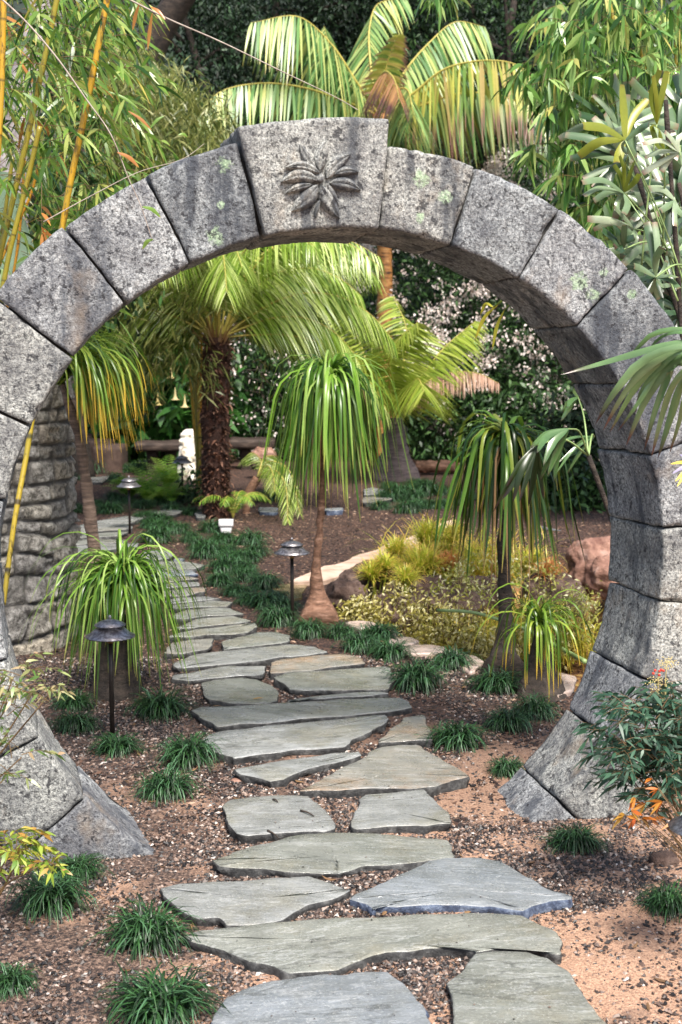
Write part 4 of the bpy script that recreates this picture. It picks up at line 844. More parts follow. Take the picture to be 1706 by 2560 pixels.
# ------------------------------------------------------------------ ponytail palms
def ponytail(name, trunk, radii, crown, label, n, L, mat, barkm, reach=(.25, .5), seed=0, azr=(0, 6.283), drymix=None, wleaf=.006, spread_up=(15, 80), e_end=-86):
    trunk = spline(trunk, 40); base = trunk[0]
    root = thing(name, base, label, 'palm')
    mb = MB(); rad = np.interp(np.linspace(0, 1, 40), np.linspace(0, 1, len(radii)), radii)
    tt = np.linspace(0, 1, 40); tube(mb, trunk, rad, 18, noise=.006 + rad.max() * .03, nf=14, seed=seed)
    mb.build('trunk', barkm, root, origin=base)
    if rad.max() > .05:   # root flare lobes
        pass
    mb = MB(); rr = np.random.default_rng(seed)
    az = rr.uniform(*azr, n); e0 = np.radians(rr.uniform(*spread_up, n)); e1 = np.full(n, np.radians(e_end)) + rr.uniform(-.05, .22, n)
    LL = L * rr.uniform(.5, 1.08, n); b = np.asarray(crown) + np.c_[rr.normal(0, .012, (n, 2)), rr.uniform(-.03, .03, n)]
    P, s = arcs(b, az, e0, e1, LL, 11, reach[0] + (reach[1] - reach[0]) * rr.uniform(0, 1, n) ** 1.5, .45)
    w = np.interp(np.linspace(0, 1, 11), [0, .12, .5, .85, 1], [.9, 1, .85, .5, .08]) * wleaf
    tw = rr.uniform(-.6, .6, (n, 1, 1)) * np.linspace(0, 1, 11)[None, :, None]
    s2 = norm(s + np.cross(s, norm(np.gradient(P, axis=1))) * tw * 1.5)
    ribbons(mb, P, w[None] * rr.uniform(.7, 1.25, (n, 1)), s2, rr.uniform(0, 1, n), fold=.3)
    if drymix:
        nd_ = drymix; az = rr.uniform(0, 6.283, nd_); P, s = arcs(np.tile(np.asarray(crown) - [0, 0, .06], (nd_, 1)), az, np.radians(rr.uniform(-30, 20, nd_)), np.full(nd_, -1.5), L * rr.uniform(.6, 1.1, nd_), 9, np.full(nd_, .3), .4)
        ribbons(mb, P, (np.linspace(1, .1, 9) * wleaf * .6)[None], s, rr.uniform(0, 1, nd_), m=1)
    mb.build('leaf_crown', [mat, L_dry], root, origin=crown)
    return root
# central
Yc = dG(733, 1432)[1]
ponytail('ponytail_palm', [dG(733, 1440), dAT(733, 1400, Yc), dAT(727, 1340, Yc), dAT(733, 1240, Yc), dAT(740, 1100, Yc), dAT(745, 960, Yc), dAT(757, 868, Yc)], [.13, .10, .05, .032, .027, .024, .022, .02, .019, .018, .018, .017, .017, .017], dAT(758, 872, Yc),
         'slender ponytail palm with mop-like green crown in the centre of the garden', 380, .90, L_pony, M_bark_red, (.18, .6), 3, drymix=34, wleaf=.0088, spread_up=(-5, 62))
# right
Yr = dG(1160, 1525)[1]
ponytail('ponytail_palm', [dG(1160, 1552), dAT(1160, 1500, Yr), dAT(1163, 1440, Yr), dAT(1160, 1340, Yr), dAT(1158, 1200, Yr), dAT(1160, 1080, Yr), dAT(1162, 980, Yr)], [.13, .085, .055, .04, .034, .03, .027, .024, .022, .02], dAT(1162, 1002, Yr),
         'dark ponytail palm with long hanging leaves inside the right side of the gate', 170, .88, L_ponyd, M_bark_dark, (.2, .62), 4, drymix=22, wleaf=.0115, spread_up=(-20, 46))
# left tall
Yl = 7.5
ponytail('ponytail_palm', [dG(248, 1545) * [1, 1, 0], dAT(232, 1440, Yl), dAT(225, 1380, Yl), dAT(215, 1250, Yl), dAT(198, 1110, Yl), dAT(175, 980, Yl), dAT(138, 870, Yl)], [.07, .05, .042, .036, .034, .032, .03, .028, .024, .02], dAT(133, 872, Yl),
         'curved ponytail palm beside the stone wall with yellow-tipped leaves', 260, .78, L_ponyy, M_bark_pale, (.5, .95), 5, wleaf=.008, spread_up=(30, 86), azr=(.5, 2.5))
# left fountain
Yf = 6.75
ponytail('ponytail_palm', [dG(268, 1598) - [0, 0, .08], dAT(268, 1540, Yf), dAT(268, 1450, Yf), dAT(270, 1350, Yf)], [.16, .12, .10, .07, .04, .03], dAT(284, 1350, Yf),
         'low bushy ponytail palm like a green fountain behind the nearest lamp', 420, .68, L_pony, M_bark_dark, (.3, 1.05), 6, wleaf=.006, spread_up=(10, 89), e_end=-84)
# small right
Ys = dG(1235, 1590)[1]
ponytail('ponytail_palm', [dG(1245, 1598) - [0, 0, .08], dAT(1243, 1560, Ys), dAT(1240, 1500, Ys), dAT(1238, 1435, Ys)], [.14, .11, .05, .02], dAT(1238, 1432, Ys),
         'small ponytail palm with fat cracked base behind the right gate leg', 90, .52, L_ponyy, M_bark_dark, (.4, .95), 8, wleaf=.006, spread_up=(0, 80))

# ------------------------------------------------------------------ pinnate palms
def frond(parent, rach, nleaf, Ll, mat, seed, wl=.011, hang=.6, fwd=.5, lat=1.0, rr0=.012, name='frond', start=.12, prof=None, droop=.35, kk=5):
    rr = np.random.default_rng(seed); k = 40; P = spline(rach, k); T = norm(np.gradient(P, axis=0))
    mb = MB(); tube(mb, P, np.linspace(rr0, .002, k), 6, m=1)
    for sgn in (-1, 1):
        u = np.clip(np.linspace(start, .995, nleaf) + rr.normal(0, .004, nleaf), 0, 1); i = np.clip((u * (k - 1)), 0, k - 1.001); i0 = i.astype(int); fr = (i - i0)[:, None]
        b = P[i0] * (1 - fr) + P[i0 + 1] * fr; t = T[i0]
        sd = norm(np.cross(t, [0, 0, 1.]))
        pl = np.interp(u, [0, start, start + .2, .7, 1], [.3, .45, .95, .9, .35]) if prof is None else np.interp(u, *prof)
        L = Ll * pl * rr.uniform(.88, 1.08, nleaf)
        d = norm(t * fwd + sd * sgn * lat * (1 - hang * .55) + np.array([0, 0, -1.]) * hang + rr.normal(0, .06, (nleaf, 3)))
        s = np.linspace(0, 1, kk)
        Q = b[:, None] + d[:, None] * (L[:, None] * s)[..., None] + np.array([0, 0, -1.]) * (droop * L[:, None] * s ** 2)[..., None]
        wd = norm(t - d * np.sum(t * d, 1, keepdims=True)) + rr.normal(0, .15, (nleaf, 3)); wd = norm(wd)
        w = np.interp(s, [0, .15, .6, 1], [.4, 1, .8, .05]) * wl
        ribbons(mb, Q, w[None] * rr.uniform(.85, 1.15, (nleaf, 1)), wd[:, None], rr.uniform(0, 1, nleaf))
    return mb.build(name, [mat, L_rachis], parent, origin=rach[0])
def dline(pts, Y0, Y1=None):
    n = len(pts); ysq = np.linspace(Y0, Y1 if Y1 is not None else Y0, n); return [dAT(x, y, Yq) for (x, y), Yq in zip(pts, ysq)]

# pygmy date palm
bD = dG(497, 1190); Yd = bD[1]
tr = [bD - [0, 0, .05], dAT(497, 1100, Yd), dAT(495, 980, Yd), dAT(497, 860, Yd), dAT(500, 775, Yd)]
root = thing('date_palm', bD, 'shaggy brown-trunked date palm with a wide feathery green crown', 'palm')
mb = MB(); tube(mb, spline(tr, 50), np.interp(np.linspace(0, 1, 50), [0, .1, .5, .9, 1], [.135, .12, .125, .13, .10]), 20, noise=.015, nf=14); mb.build('trunk', M_fibrecore, root, origin=bD)
n = 1500; TP = spline(tr, 60); ii = R.integers(2, 58, n); az = U(0, 6.283, n); b = TP[ii] + np.stack([np.sin(az), np.cos(az), 0 * az], -1) * .118
P, s = arcs(b, az + NRM(0, .7, n), np.radians(U(-40, 75, n)), np.radians(U(-80, 10, n)), U(.04, .11, n), 4, np.full(n, 1.), .5)
mb = MB(); ribbons(mb, P, np.array([1, .9, .6, .1])[None] * U(.005, .014, (n, 1)), s, U(0, 1, n) ** 1.2); mb.build('fibre', M_fibre, root, origin=bD)
crown = dAT(500, 775, Yd); rg2 = np.random.default_rng(12)
for k in range(44):
    a = k * 2.39996 + rg2.uniform(-.2, .2); f = k / 43;
    if f > .42 and math.cos(a) < -.1: a = math.pi - a
    if f > .7 and abs(math.sin(a)) < .5: a += .9
    e0 = math.radians(84 - 72 * f + rg2.uniform(-8, 8)); Lr = rg2.uniform(1.6, 2.15) * (.9 if f > .8 else 1)
    e1 = math.radians(-30 - 35 * f); P, _ = arcs(crown[None] + np.array([[math.sin(a) * .05, math.cos(a) * .05, 0]]), np.array([a]), np.array([e0]), np.array([e1]), np.array([Lr]), 7, 1.0)
    frond(root, P[0], 85, .42, L_date, 100 + k, .0066, hang=.62, fwd=.62, droop=.45, rr0=.011, start=.16)
# orange leaf bases at the crown
n = 60; az = U(0, 6.283, n); P, s = arcs(np.tile(crown - [0, 0, .08], (n, 1)) + np.stack([np.sin(az), np.cos(az), 0 * az], -1) * .08, az, np.radians(U(20, 80, n)), np.radians(U(10, 60, n)), U(.15, .4, n), 4, np.full(n, 1.), .3)
mb = MB(); ribbons(mb, P, np.array([1, .7, .5, .3])[None] * .012, s, U(0, 1, n)); mb.build('leaf_base', L_dry, root, origin=crown)

# bottle-trunk palm with yellow feather fronds
bB = dG(908, 1100); Yb = bB[1]
root = thing('bottle_palm', bB, 'short palm with swollen grey trunk and yellow-green feather fronds, right of the shaggy palm', 'palm')
mb = MB(); tube(mb, spline([bB - [0, 0, .05], dAT(907, 1075, Yb), dAT(907, 1030, Yb), dAT(908, 960, Yb)], 40), np.interp(np.linspace(0, 1, 40), [0, .25, .45, 1], [.3, .24, .16, .09]), 20, noise=.03, nf=9); mb.build('trunk', M_bottle, root, origin=bB)
n = 260; az = U(0, 6.283, n); P, s = arcs(np.tile(dG(908, 1085) + [0, 0, .16], (n, 1)) + np.stack([np.sin(az), np.cos(az), 0 * az], -1) * .2, az, np.radians(U(-50, -10, n)), np.radians(U(-50, -10, n)), U(.15, .45, n), 3, np.full(n, 1.), .3)
mb = MB(); ribbons(mb, P, np.array([1, .7, .3])[None] * .009, s, U(0, .6, n)); mb.build('root_skirt', M_fibre, root, origin=bB)
for k, (pts, mat, dy) in enumerate([([(908,962),(900,860),(855,740),(770,655)], L_bottle, -.5), ([(908,962),(925,850),(935,760),(905,680)], L_bottle, .4), ([(910,962),(965,870),(1025,795),(1092,738)], L_bottle, .2), ([(910,964),(960,892),(1030,857),(1100,858),(1146,880)], L_brown, -.2),
        ([(906,962),(870,880),(815,810),(740,790)], L_bottle, -.8), ([(906,962),(880,900),(840,860),(800,870)], L_bottle, -.9), ([(908,962),(895,870),(900,800),(960,740)], L_bottle, -.6), ([(908,962),(935,900),(960,870),(975,900)], L_bottle, -1.0), ([(906,962),(850,850),(800,740),(700,690)], L_bottle, .3)]):
    frond(root, dline(pts, Yb, Yb + dy), 75, .62 if mat is L_bottle else .34, mat, 300 + k, .0115, hang=.55, fwd=.55 if mat is L_bottle else .1, droop=.3, rr0=.014, start=.12)

# kentia palm
Yk = 18.6; ck = dAT(872, 262, Yk); bK = np.array([dAT(884, 800, Yk)[0], Yk, 0])
root = thing('kentia_palm', bK, 'tall palm whose broad arching fronds rise above the gate keystone', 'palm')
mb = MB(); tube(mb, spline([bK, dAT(884, 800, Yk), dAT(884, 600, Yk), dAT(876, 400, Yk), ck], 50), np.linspace(.11, .085, 50), 16, noise=.008, nf=10); mb.build('trunk', M_kentia_tr, root, origin=bK)
KF = [([(868,262),(820,190),(760,100),(690,40),(578,52)], L_kentia, -.8, .75), ([(862,262),(790,232),(700,202),(590,192),(500,215),(452,275)], L_kentia, -1.2, .5), ([(868,250),(852,150),(850,60),(868,10),(930,-5)], L_kentia, 1.0, .55),
      ([(880,255),(920,180),(985,100),(1050,50),(1115,62)], L_kentia, .5, .8), ([(882,262),(950,215),(1020,160),(1100,140),(1190,150),(1262,235)], L_kenty, -1.0, .8), ([(882,268),(960,245),(1060,215),(1160,222),(1265,290)], L_kentia, -.6, .65),
      ([(872,262),(868,190),(885,165),(905,180),(918,225)], L_kento, -2.2, .45), ([(872,262),(880,190),(895,130),(915,80)], L_kenty, -.3, .3), ([(866,262),(820,215),(770,150),(745,60)], L_kentia, 1.4, .7),
      ([(880,268),(930,290),(970,340),(985,400)], L_kentia, 1.2, .5), ([(870,265),(900,215),(935,205),(950,260)], L_kentia, -1.9, .6)]
for k, (pts, mat, dy, Ll) in enumerate(KF):
    frond(root, dline(pts, Yk, Yk + dy), 52, Ll, mat, 400 + k, .020, hang=.85 if k not in (7,) else .1, fwd=.28, droop=.35, rr0=.022, start=.14, prof=([0, .14, .35, .75, 1], [.35, .75, 1.22, 1.05, .5]))

# young drooping palm behind the central ponytail, seedling at shaggy palm foot
Yj = 12.2; bj = dG(565, 1180)
root = thing('young_palm', bj, 'young palm with leaning brown stub and pale drooping fronds', 'palm')
mb = MB(); tube(mb, spline([bj - [0, 0, .03], dAT(570, 1140, bj[1]), dAT(592, 1098, bj[1])], 14), np.linspace(.035, .045, 14), 10, noise=.01); mb.build('trunk', M_bark_red, root, origin=bj)
for k, (pts, dy) in enumerate([([(592,1095),(620,1060),(660,1075),(690,1180)], -.5), ([(592,1095),(610,1050),(640,1050),(665,1110)], .3), ([(592,1095),(600,1060),(580,1040),(555,1060)], .2), ([(592,1095),(630,1080),(655,1110),(662,1200)], -.8), ([(592,1095),(615,1070),(628,1090),(632,1130)], -.9)]):
    frond(root, dline(pts, bj[1], bj[1] + dy), 40, .17, L_date, 500 + k, .004, hang=.5, fwd=.6, rr0=.006)
bs = dG(520, 1210)
root = thing('palm_seedling', bs, 'small yellow-green palm seedling arching over the white spotlight', 'palm')
for k in range(9):
    a = k * .75 + .3; P, _ = arcs(bs[None] + [[.02, .55, 0]], np.array([a]), np.array([1.2]), np.array([-.7]), np.array([.5]), 6, 1.0); frond(root, P[0], 26, .11, L_fern, 520 + k, .004, hang=.3, fwd=.7, rr0=.004)

# ------------------------------------------------------------------ garden furniture and rocks
def bench(x0, x1, ytop, ybot, yleg, legs, Y, label, rot=0.0):
    s = Y / F_ * K; a = dAT(x0, ytop, Y); b = dAT(x1, ytop, Y); c = (a + b) / 2; hw = (b - a)[0] / 2; th = (ybot - ytop) * s / 2
    root = thing('bench', [c[0], Y, 0], label, 'bench', 'rustic timber benches')
    P, Q = rbox((hw, .22, th), .04, .02, .008, 9, int(x0)); P = rotz(P, rot); mb = MB(); mb.add(P + [c[0], Y, a[2] - th], f4=Q); mb.build('seat', M_wood, root, origin=c)
    for lx in legs:
        q = dAT(lx, ytop, Y); P, Q = rbox((.065, .1, (a[2] - 2 * th + .05) / 2), .04, .012, .006, 9, int(lx)); mb = MB(); P[:, 0] += P[:, 2] * .06 * (1 if lx > (x0 + x1) / 2 else -1)
        mb.add(P + [q[0], Y, (a[2] - 2 * th - .05) / 2], f4=Q); mb.build('leg', M_wood, root, origin=[q[0], Y, .2])
Yb1 = dG(360, 1090)[1]
bench(314, 425, 1014, 1034, 1090, [352, 392], Yb1, 'thick timber bench left of the white rock')
bench(524, 634, 1007, 1029, 1060, [566, 600], dG(580, 1078)[1], 'timber bench partly hidden right of the shaggy palm trunk')
for k, (x0, x1, y0, y1, Y, lb) in enumerate([(150, 222, 998, 1030, 18.6, 'farthest of the three reddish timber blocks, leftmost'), (186, 262, 1010, 1040, 18.0, 'middle of the three reddish timber blocks'), (222, 288, 1022, 1052, 17.4, 'nearest of the three reddish timber blocks, rightmost')]):
    a = dAT(x0, y0, Y); b = dAT(x1, y1, Y); P, Q = rbox(((b[0] - a[0]) / 2, .25, a[2] / 2 + .02), .06, .015, .004, 8, k); mb = MB(); mb.add(P + [(a[0] + b[0]) / 2, Y, a[2] / 2 - .02], f4=Q)
    tag(mb.build('timber_block', M_woodblock, origin=[(a[0] + b[0]) / 2, Y, 0]), lb, 'timber block', 'stepped timber blocks')
# log
Yg = dG(1010, 1092)[1]; mb = MB(); tube(mb, spline([dAT(955, 1072, Yg), dAT(1010, 1072, Yg), dAT(1075, 1078, Yg + .3)], 30), .075, 14, noise=.015)
tag(mb.build('log', M_bark_red, origin=dAT(1010, 1072, Yg)), 'fallen log lying on mulch right of the bottle-shaped trunk', 'log')
# white rock
Yw = 16.6; a = dAT(408, 986, Yw); b = dAT(470, 1130, Yw); h = a[2]; c = np.array([(a[0] + b[0]) / 2, Yw, h / 2 - .03]); hw = (b[0] - a[0]) / 2 * 1.12
P, Q = rbox((hw * .95, .16, h / 2 + .03), .018, .09, 0)
tq = (P[:, 2] / (h / 2)); P[:, 0] *= 1 - .42 * np.clip(tq * .5 + .5, 0, 1) ** 1.6; P[:, 1] *= 1 - .3 * np.clip(tq * .5 + .5, 0, 1) ** 2
N = norm(P * [1 / hw, 1 / .16, .3]); P = P + N * (fbm(P, 9, 4, 2) * .024 - np.clip(vn(P, 22, 5) - .2, 0, 1) * .07)[:, None]
mb = MB(); mb.add(P + c, f4=Q); tag(mb.build('standing_rock', M_white, origin=[c[0], Yw, 0]), 'upright pitted cream-white rock between the two benches', 'rock')
def boulder(px, py, Y, hs, mat, label, seed, zoff=0):
    c = dAT(px, py, Y); P, Q = rbox(hs, max(hs) / 9, min(hs) * .9, 0); N = norm(P / np.array(hs)); P = P + N * (fbm(P, 2.5 / max(hs), 4, seed) * max(hs) * .16)[:, None]
    mb = MB(); mb.add(P + c, f4=Q); tag(mb.build('boulder', mat, origin=c), label, 'boulder')
boulder(1372, 1300, 10.0, (.21, .2, .2), M_boulder, 'rounded reddish boulder beside the right gate leg', 1)
boulder(1395, 1325, 9.6, (.14, .16, .14), M_boulder, 'small reddish rock in front of the rounded boulder', 2)
boulder(606, 1046, 16.5, (.14, .12, .09), M_boulder, 'pinkish boulder under the right bench', 3)
for k, (x, y, Y, s_, lb) in enumerate([(800,1370,9.0,.11,'dark rock at the left end of the sunken bed'),(850,1350,9.6,.17,'dark rock behind the first papyrus tufts'),(950,1375,9.4,.18,'dark rock under the middle papyrus'),(1040,1400,9.2,.15,'brown rock under the orange papyrus'),(905,1410,8.9,.14,'brown rock low in the sunken bed'),(1100,1385,9.6,.2,'brown rock behind the right palm trunk'),(1270,1370,9.5,.17,'brown rock among pale leaves right of the right palm')]):
    boulder(x, y, Y, (s_ * 1.2, s_, s_ * .9), M_darkrock, lb, 10 + k)
# metal rail
mb = MB(); tube(mb, [dAT(1240, 1212, 12.4), dAT(1325, 1232, 12.2), dAT(1410, 1250, 12)], .018, 12); rp = mb.build('hand_rail', M_galv, origin=dAT(1325, 1232, 12.2)); tag(rp, 'galvanised pipe rail behind the reddish boulder', 'rail')
mb = MB(); q0 = dAT(1385, 1245, 12.05); tube(mb, [q0, [q0[0], q0[1], -.1]], .018, 12); mb.build('rail_post', M_galv, rp, origin=q0)

# ------------------------------------------------------------------ leaf clouds
def leaves(mb, C, L, W_, mat=0, az=None, el=None, droop=.3, rr=None, rpow=1.0, k=3, r=None):
    n = len(C); rr = rr or R
    az = rr.uniform(0, 6.283, n) if az is None else az; el = np.radians(rr.uniform(-70, 40, n)) if el is None else el
    d = np.stack([np.cos(el) * np.sin(az), np.cos(el) * np.cos(az), np.sin(el)], -1)
    s = norm(np.cross(d, norm(rr.normal(0, 1, (n, 3)))))
    q = np.linspace(0, 1, k); Ln = L * rr.uniform(.6, 1.2, n)
    P = C[:, None] + d[:, None] * (q * Ln[:, None])[..., None] + np.array([0, 0, -1.]) * (droop * Ln[:, None] * q ** 2)[..., None]
    w = np.interp(q, [0, .4, 1], [.25, 1, .08]) * W_
    ribbons(mb, P, w[None] * rr.uniform(.7, 1.2, (n, 1)), s[:, None], rr.uniform(0, 1, n) ** rpow if r is None else r, m=mat)
def cloud(n, c, rad, ncl, cls, rr, shell=.5):
    """leaf positions in clumps filling an ellipsoid"""
    d = norm(rr.normal(0, 1, (ncl, 3))) * (shell + (1 - shell) * rr.uniform(0, 1, (ncl, 1)) ** .5); cc = d * rad + c
    i = rr.integers(0, ncl, n); return cc[i] + rr.normal(0, 1, (n, 3)) * np.array(cls)
def tree(name, c, rad, n, L, W_, mat, label, cat='tree', seed=0, trunk=True, base=None, group=None, ncl=60, cls=.28, barkm=None, extra=None, droop=.3, rpow=1.4, crownname='crown', tr=.12):
    rr = np.random.default_rng(seed); c = np.array(c, float); g = np.array([c[0], c[1], 0]) if base is None else np.array(base, float); g[2] = gzp(g)
    root = thing(name, g, label, cat, group)
    mb = MB(); P = cloud(n, c, np.array(rad), ncl, cls, rr); leaves(mb, P, L, W_, 0, rr=rr, rpow=rpow, droop=droop)
    mats = [mat]
    if extra:
        em, en, eL, eW = extra; mats.append(em); P = cloud(en, c, np.array(rad) * 1.25, ncl * 5, np.array(cls) * .3, np.random.default_rng(seed), .97); leaves(mb, P, eL, eW, 1, rr=rr)
    mb.build(crownname, mats, root, origin=c)
    mb = MB(); top = c + [0, 0, rad[2] * .3]
    tube(mb, spline([g - [0, 0, .1], (g + top) / 2 + [rr.normal(0, .1 * rad[0]), 0, 0], top], 20), np.linspace(tr, tr * .4, 20), 10, noise=tr * .1)
    for k in range(6):
        e = c + norm(rr.normal(0, 1, 3)) * np.array(rad) * .8; st = g + (top - g) * rr.uniform(.45, .95); tube(mb, spline([st, (st + e) / 2 + [0, 0, .08 * rad[2]], e], 10), np.linspace(tr * .4, tr * .1, 10), 6)
    mb.build('trunk' if cat == 'tree' else 'stem', barkm or M_bark_dark, root, origin=g)
    return root
BT = [((-20, 300), 21.5, 2.6, L_dark2, 'dark broadleaf tree at the far left behind the bamboo'), ((420, 120), 22.5, 2.3, L_dark, 'dark tree behind the olive bamboo thicket'), ((640, 300), 23.5, 2.2, L_dark, 'black-green tree behind the left fronds above the gate'),
      ((830, 60), 24.0, 2.2, L_dark, 'dark tree directly behind the tall palm crown'), ((1060, 330), 23.0, 2.2, L_dark, 'dark tree behind the right fronds above the gate'), ((1180, 90), 21.5, 1.9, L_dark2, 'dark glossy tree top left of the weeping bamboo'),
      ((1480, 250), 22.5, 2.5, L_dark2, 'dark tree behind the fan palms at the right'), ((200, 700), 20.6, 1.9, L_dark2, 'leafy dark tree behind the left side of the gate opening'), ((560, 700), 22.0, 2.0, L_dark, 'dark tree behind the shaggy palm crown'),
      ((900, 760), 21.5, 1.9, L_dark, 'dark tree behind the yellow-green fronds'), ((1230, 800), 21.0, 1.9, L_dark, 'dark tree behind the white-flowering shrub'), ((1520, 750), 21.5, 2.0, L_dark, 'dark tree behind the right ring of the gate'),
      ((640, -60), 23.0, 2.0, L_dark, 'dark tree crown at the top edge, left of centre'), ((1060, -80), 23.0, 1.9, L_dark, 'dark tree crown at the top edge, right of centre')]
BT += [((1560, 380), 13.5, 1.15, L_dark2, 'broadleaf tree close behind the fan palms at the right edge'), ((1500, 640), 12.5, .8, L_dark, 'dark bush behind the lower fan palm leaves at the right edge'), ((20, 560), 12.0, .9, L_dark2, 'leafy bush behind the golden bamboo at the left edge'), ((180, 330), 16.5, 1.3, L_dark2, 'leafy tree behind the orange bamboo cane')]
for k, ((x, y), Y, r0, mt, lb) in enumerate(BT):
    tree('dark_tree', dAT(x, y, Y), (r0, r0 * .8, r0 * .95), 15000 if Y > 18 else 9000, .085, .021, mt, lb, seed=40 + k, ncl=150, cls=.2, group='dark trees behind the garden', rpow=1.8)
# low hedge shrubs at the back
HB = [((230, 950), 19.6, 1.0, L_brug, 'leafy green shrub behind the timber blocks'), ((560, 960), 19.5, 1.0, L_dark, 'dark shrub behind the right bench'), ((740, 980), 19.3, .9, L_dark2, 'dark shrub behind the central palm crown'), ((1050, 970), 18.6, .9, L_dark2, 'ivy-like green shrub behind the log'),
      ((1220, 1010), 18.2, .95, L_dark2, 'green shrub behind the right ponytail palm'), ((1370, 1050), 15.5, .95, L_dark, 'dark shrub behind the pipe rail'), ((100, 1000), 19.5, 1.1, L_dark, 'dark shrub behind the stone wall'), ((1320, 1180), 14.0, .55, L_dark2, 'low dark shrub beneath the pipe rail')]
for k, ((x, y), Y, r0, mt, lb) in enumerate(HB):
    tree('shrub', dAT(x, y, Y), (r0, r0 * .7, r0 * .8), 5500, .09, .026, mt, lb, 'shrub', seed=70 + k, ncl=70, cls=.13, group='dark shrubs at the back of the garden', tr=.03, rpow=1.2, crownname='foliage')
# brugmansia
c = dAT(370, 905, 18.6)
root = tree('angels_trumpet', c, (.95, .5, .75), 1500, .26, .06, L_brug, 'broad-leaved shrub hung with yellow trumpet flowers behind the left bench', 'shrub', seed=90, ncl=70, cls=.16, tr=.03, crownname='foliage')
for (x, y, tl) in [(357, 838, 1), (393, 868, 1), (403, 918, 1), (363, 930, 1), (425, 935, 1), (340, 800, .8)]:
    a = dAT(x, y - 12, 17.7); mb = MB(); s = 17.7 / F_ * K
    prof = [(.5, 16), (1.2, 12), (2.2, 4), (3.0, -4), (5, -9), (9, -13), (10.5, -12)]
    lathe(mb, [(p0 * s, p1 * s) for p0, p1 in prof], a, 12, r=U(0, 1)); mb.build('flower', L_trump, root, origin=a)
# white flowering shrubs
WF = [((1080, 700), 19.3, 1.5, 1.05, 9000, 2600, 'tall shrub covered in small white flowers seen through the gate'), ((1215, 860), 18.7, 1.25, 1.05, 8000, 2400, 'lower white-flowering shrub at the right of the gate opening'), ((1300, 450), 18.6, .85, .7, 4500, 1400, 'white-flowering shrub top seen above the right ring of the gate'), ((600, 880), 19.0, .9, .8, 4000, 500, 'sparse white-flecked shrub right of the shaggy trunk')]
for k, ((x, y), Y, rx, rz, n, nf_, lb) in enumerate(WF):
    tree('flowering_shrub', dAT(x, y, Y), (rx, .7, rz), n, .07, .02, L_dark2, lb, 'shrub', seed=95 + k, ncl=90, cls=.17, extra=(L_white, int(nf_ * 4.2), .042, .02), tr=.03, group='white-flowering shrubs', crownname='foliage')
# ferns
for k, (x, y, Y, r0, lb) in enumerate([(385, 1100, 0, .3, 'upper lime-green fern behind the third lamp'), (340, 1135, 0, .33, 'wide lime-green fern right of the third lamp'), (300, 1125, 0, .24, 'lime-green fern left behind the third lamp'), (385, 1140, 0, .24, 'lime-green fern nearest the white rock')]):
    c = dG(x, y + 18); root = thing('fern', c, lb, 'fern', 'lime-green ferns')
    n = 26; az = U(0, 6.283, n)
    P, _ = arcs(np.tile(c, (n, 1)), az, np.radians(U(35, 85, n)), np.radians(U(-40, 10, n)), U(.6, 1.1, n) * r0 * 1.7, 6)
    mb = MB()
    for j in range(n):
        Q = spline(P[j], 14)
        for sg in (-1, 1):
            t = norm(np.gradient(Q, axis=0)); sd_ = norm(np.cross(t, [0, 0, 1.])) * sg; q = np.linspace(0, 1, 3); LL = np.sin(np.linspace(.3, 3.0, 14)) * .09
            V = Q[:, None] + (t * .4 + sd_)[:, None] * (q * LL[:, None])[..., None]
            ribbons(mb, V, np.array([.6, 1, .1])[None] * .008, t[:, None], float(U(0, 1)))
    mb.build('fronds', L_fern, root, origin=c)

# small dark sapling before the white rock
c = dG(492 - 30, 1160); tree('sapling', dAT(462, 1112, c[1]), (.2, .15, .18), 260, .07, .02, L_dark2, 'thin dark-leaved sapling in front of the white rock', 'shrub', seed=130, base=c, tr=.012, ncl=30, cls=.06, crownname='foliage')

# ------------------------------------------------------------------ sunken bed planting
def papyrus(px, py, Y, hpx, label, mat=L_pap, n=3, seed=0, R0=.17, ray_n=70):
    rr = np.random.default_rng(seed); root = thing('papyrus', [dAT(px, py, Y)[0], Y, -.42], label, 'papyrus', 'papyrus tufts in the sunken bed')
    for k in range(n):
        top = dAT(px + rr.normal(0, 9), py + rr.normal(0, 8), Y + rr.normal(0, .06)); b = np.array([top[0] + rr.normal(0, .06), top[1], -.42])
        mb = MB(); tube(mb, spline([b, (b + top) / 2 + [rr.normal(0, .02), 0, 0], top], 10), .0055, 6); mb.build('stem', M_papst, root, origin=b)
        m2 = ray_n; az = rr.uniform(0, 6.283, m2); P, s = arcs(np.tile(top, (m2, 1)), az, np.radians(rr.uniform(5, 88, m2)), np.radians(rr.uniform(-50, 60, m2)), rr.uniform(.6, 1.1, m2) * R0, 5, np.full(m2, 1.), .2)
        mb = MB(); ribbons(mb, P, np.array([1, .9, .8, .6, .2])[None] * .0042, s, rr.uniform(0, 1, m2)); mb.build('umbel', mat, root, origin=top)
M_papst = simple('papyrus_stem', [(.2, .28, .03), (.42, .4, .05)], 12, .5, 0)
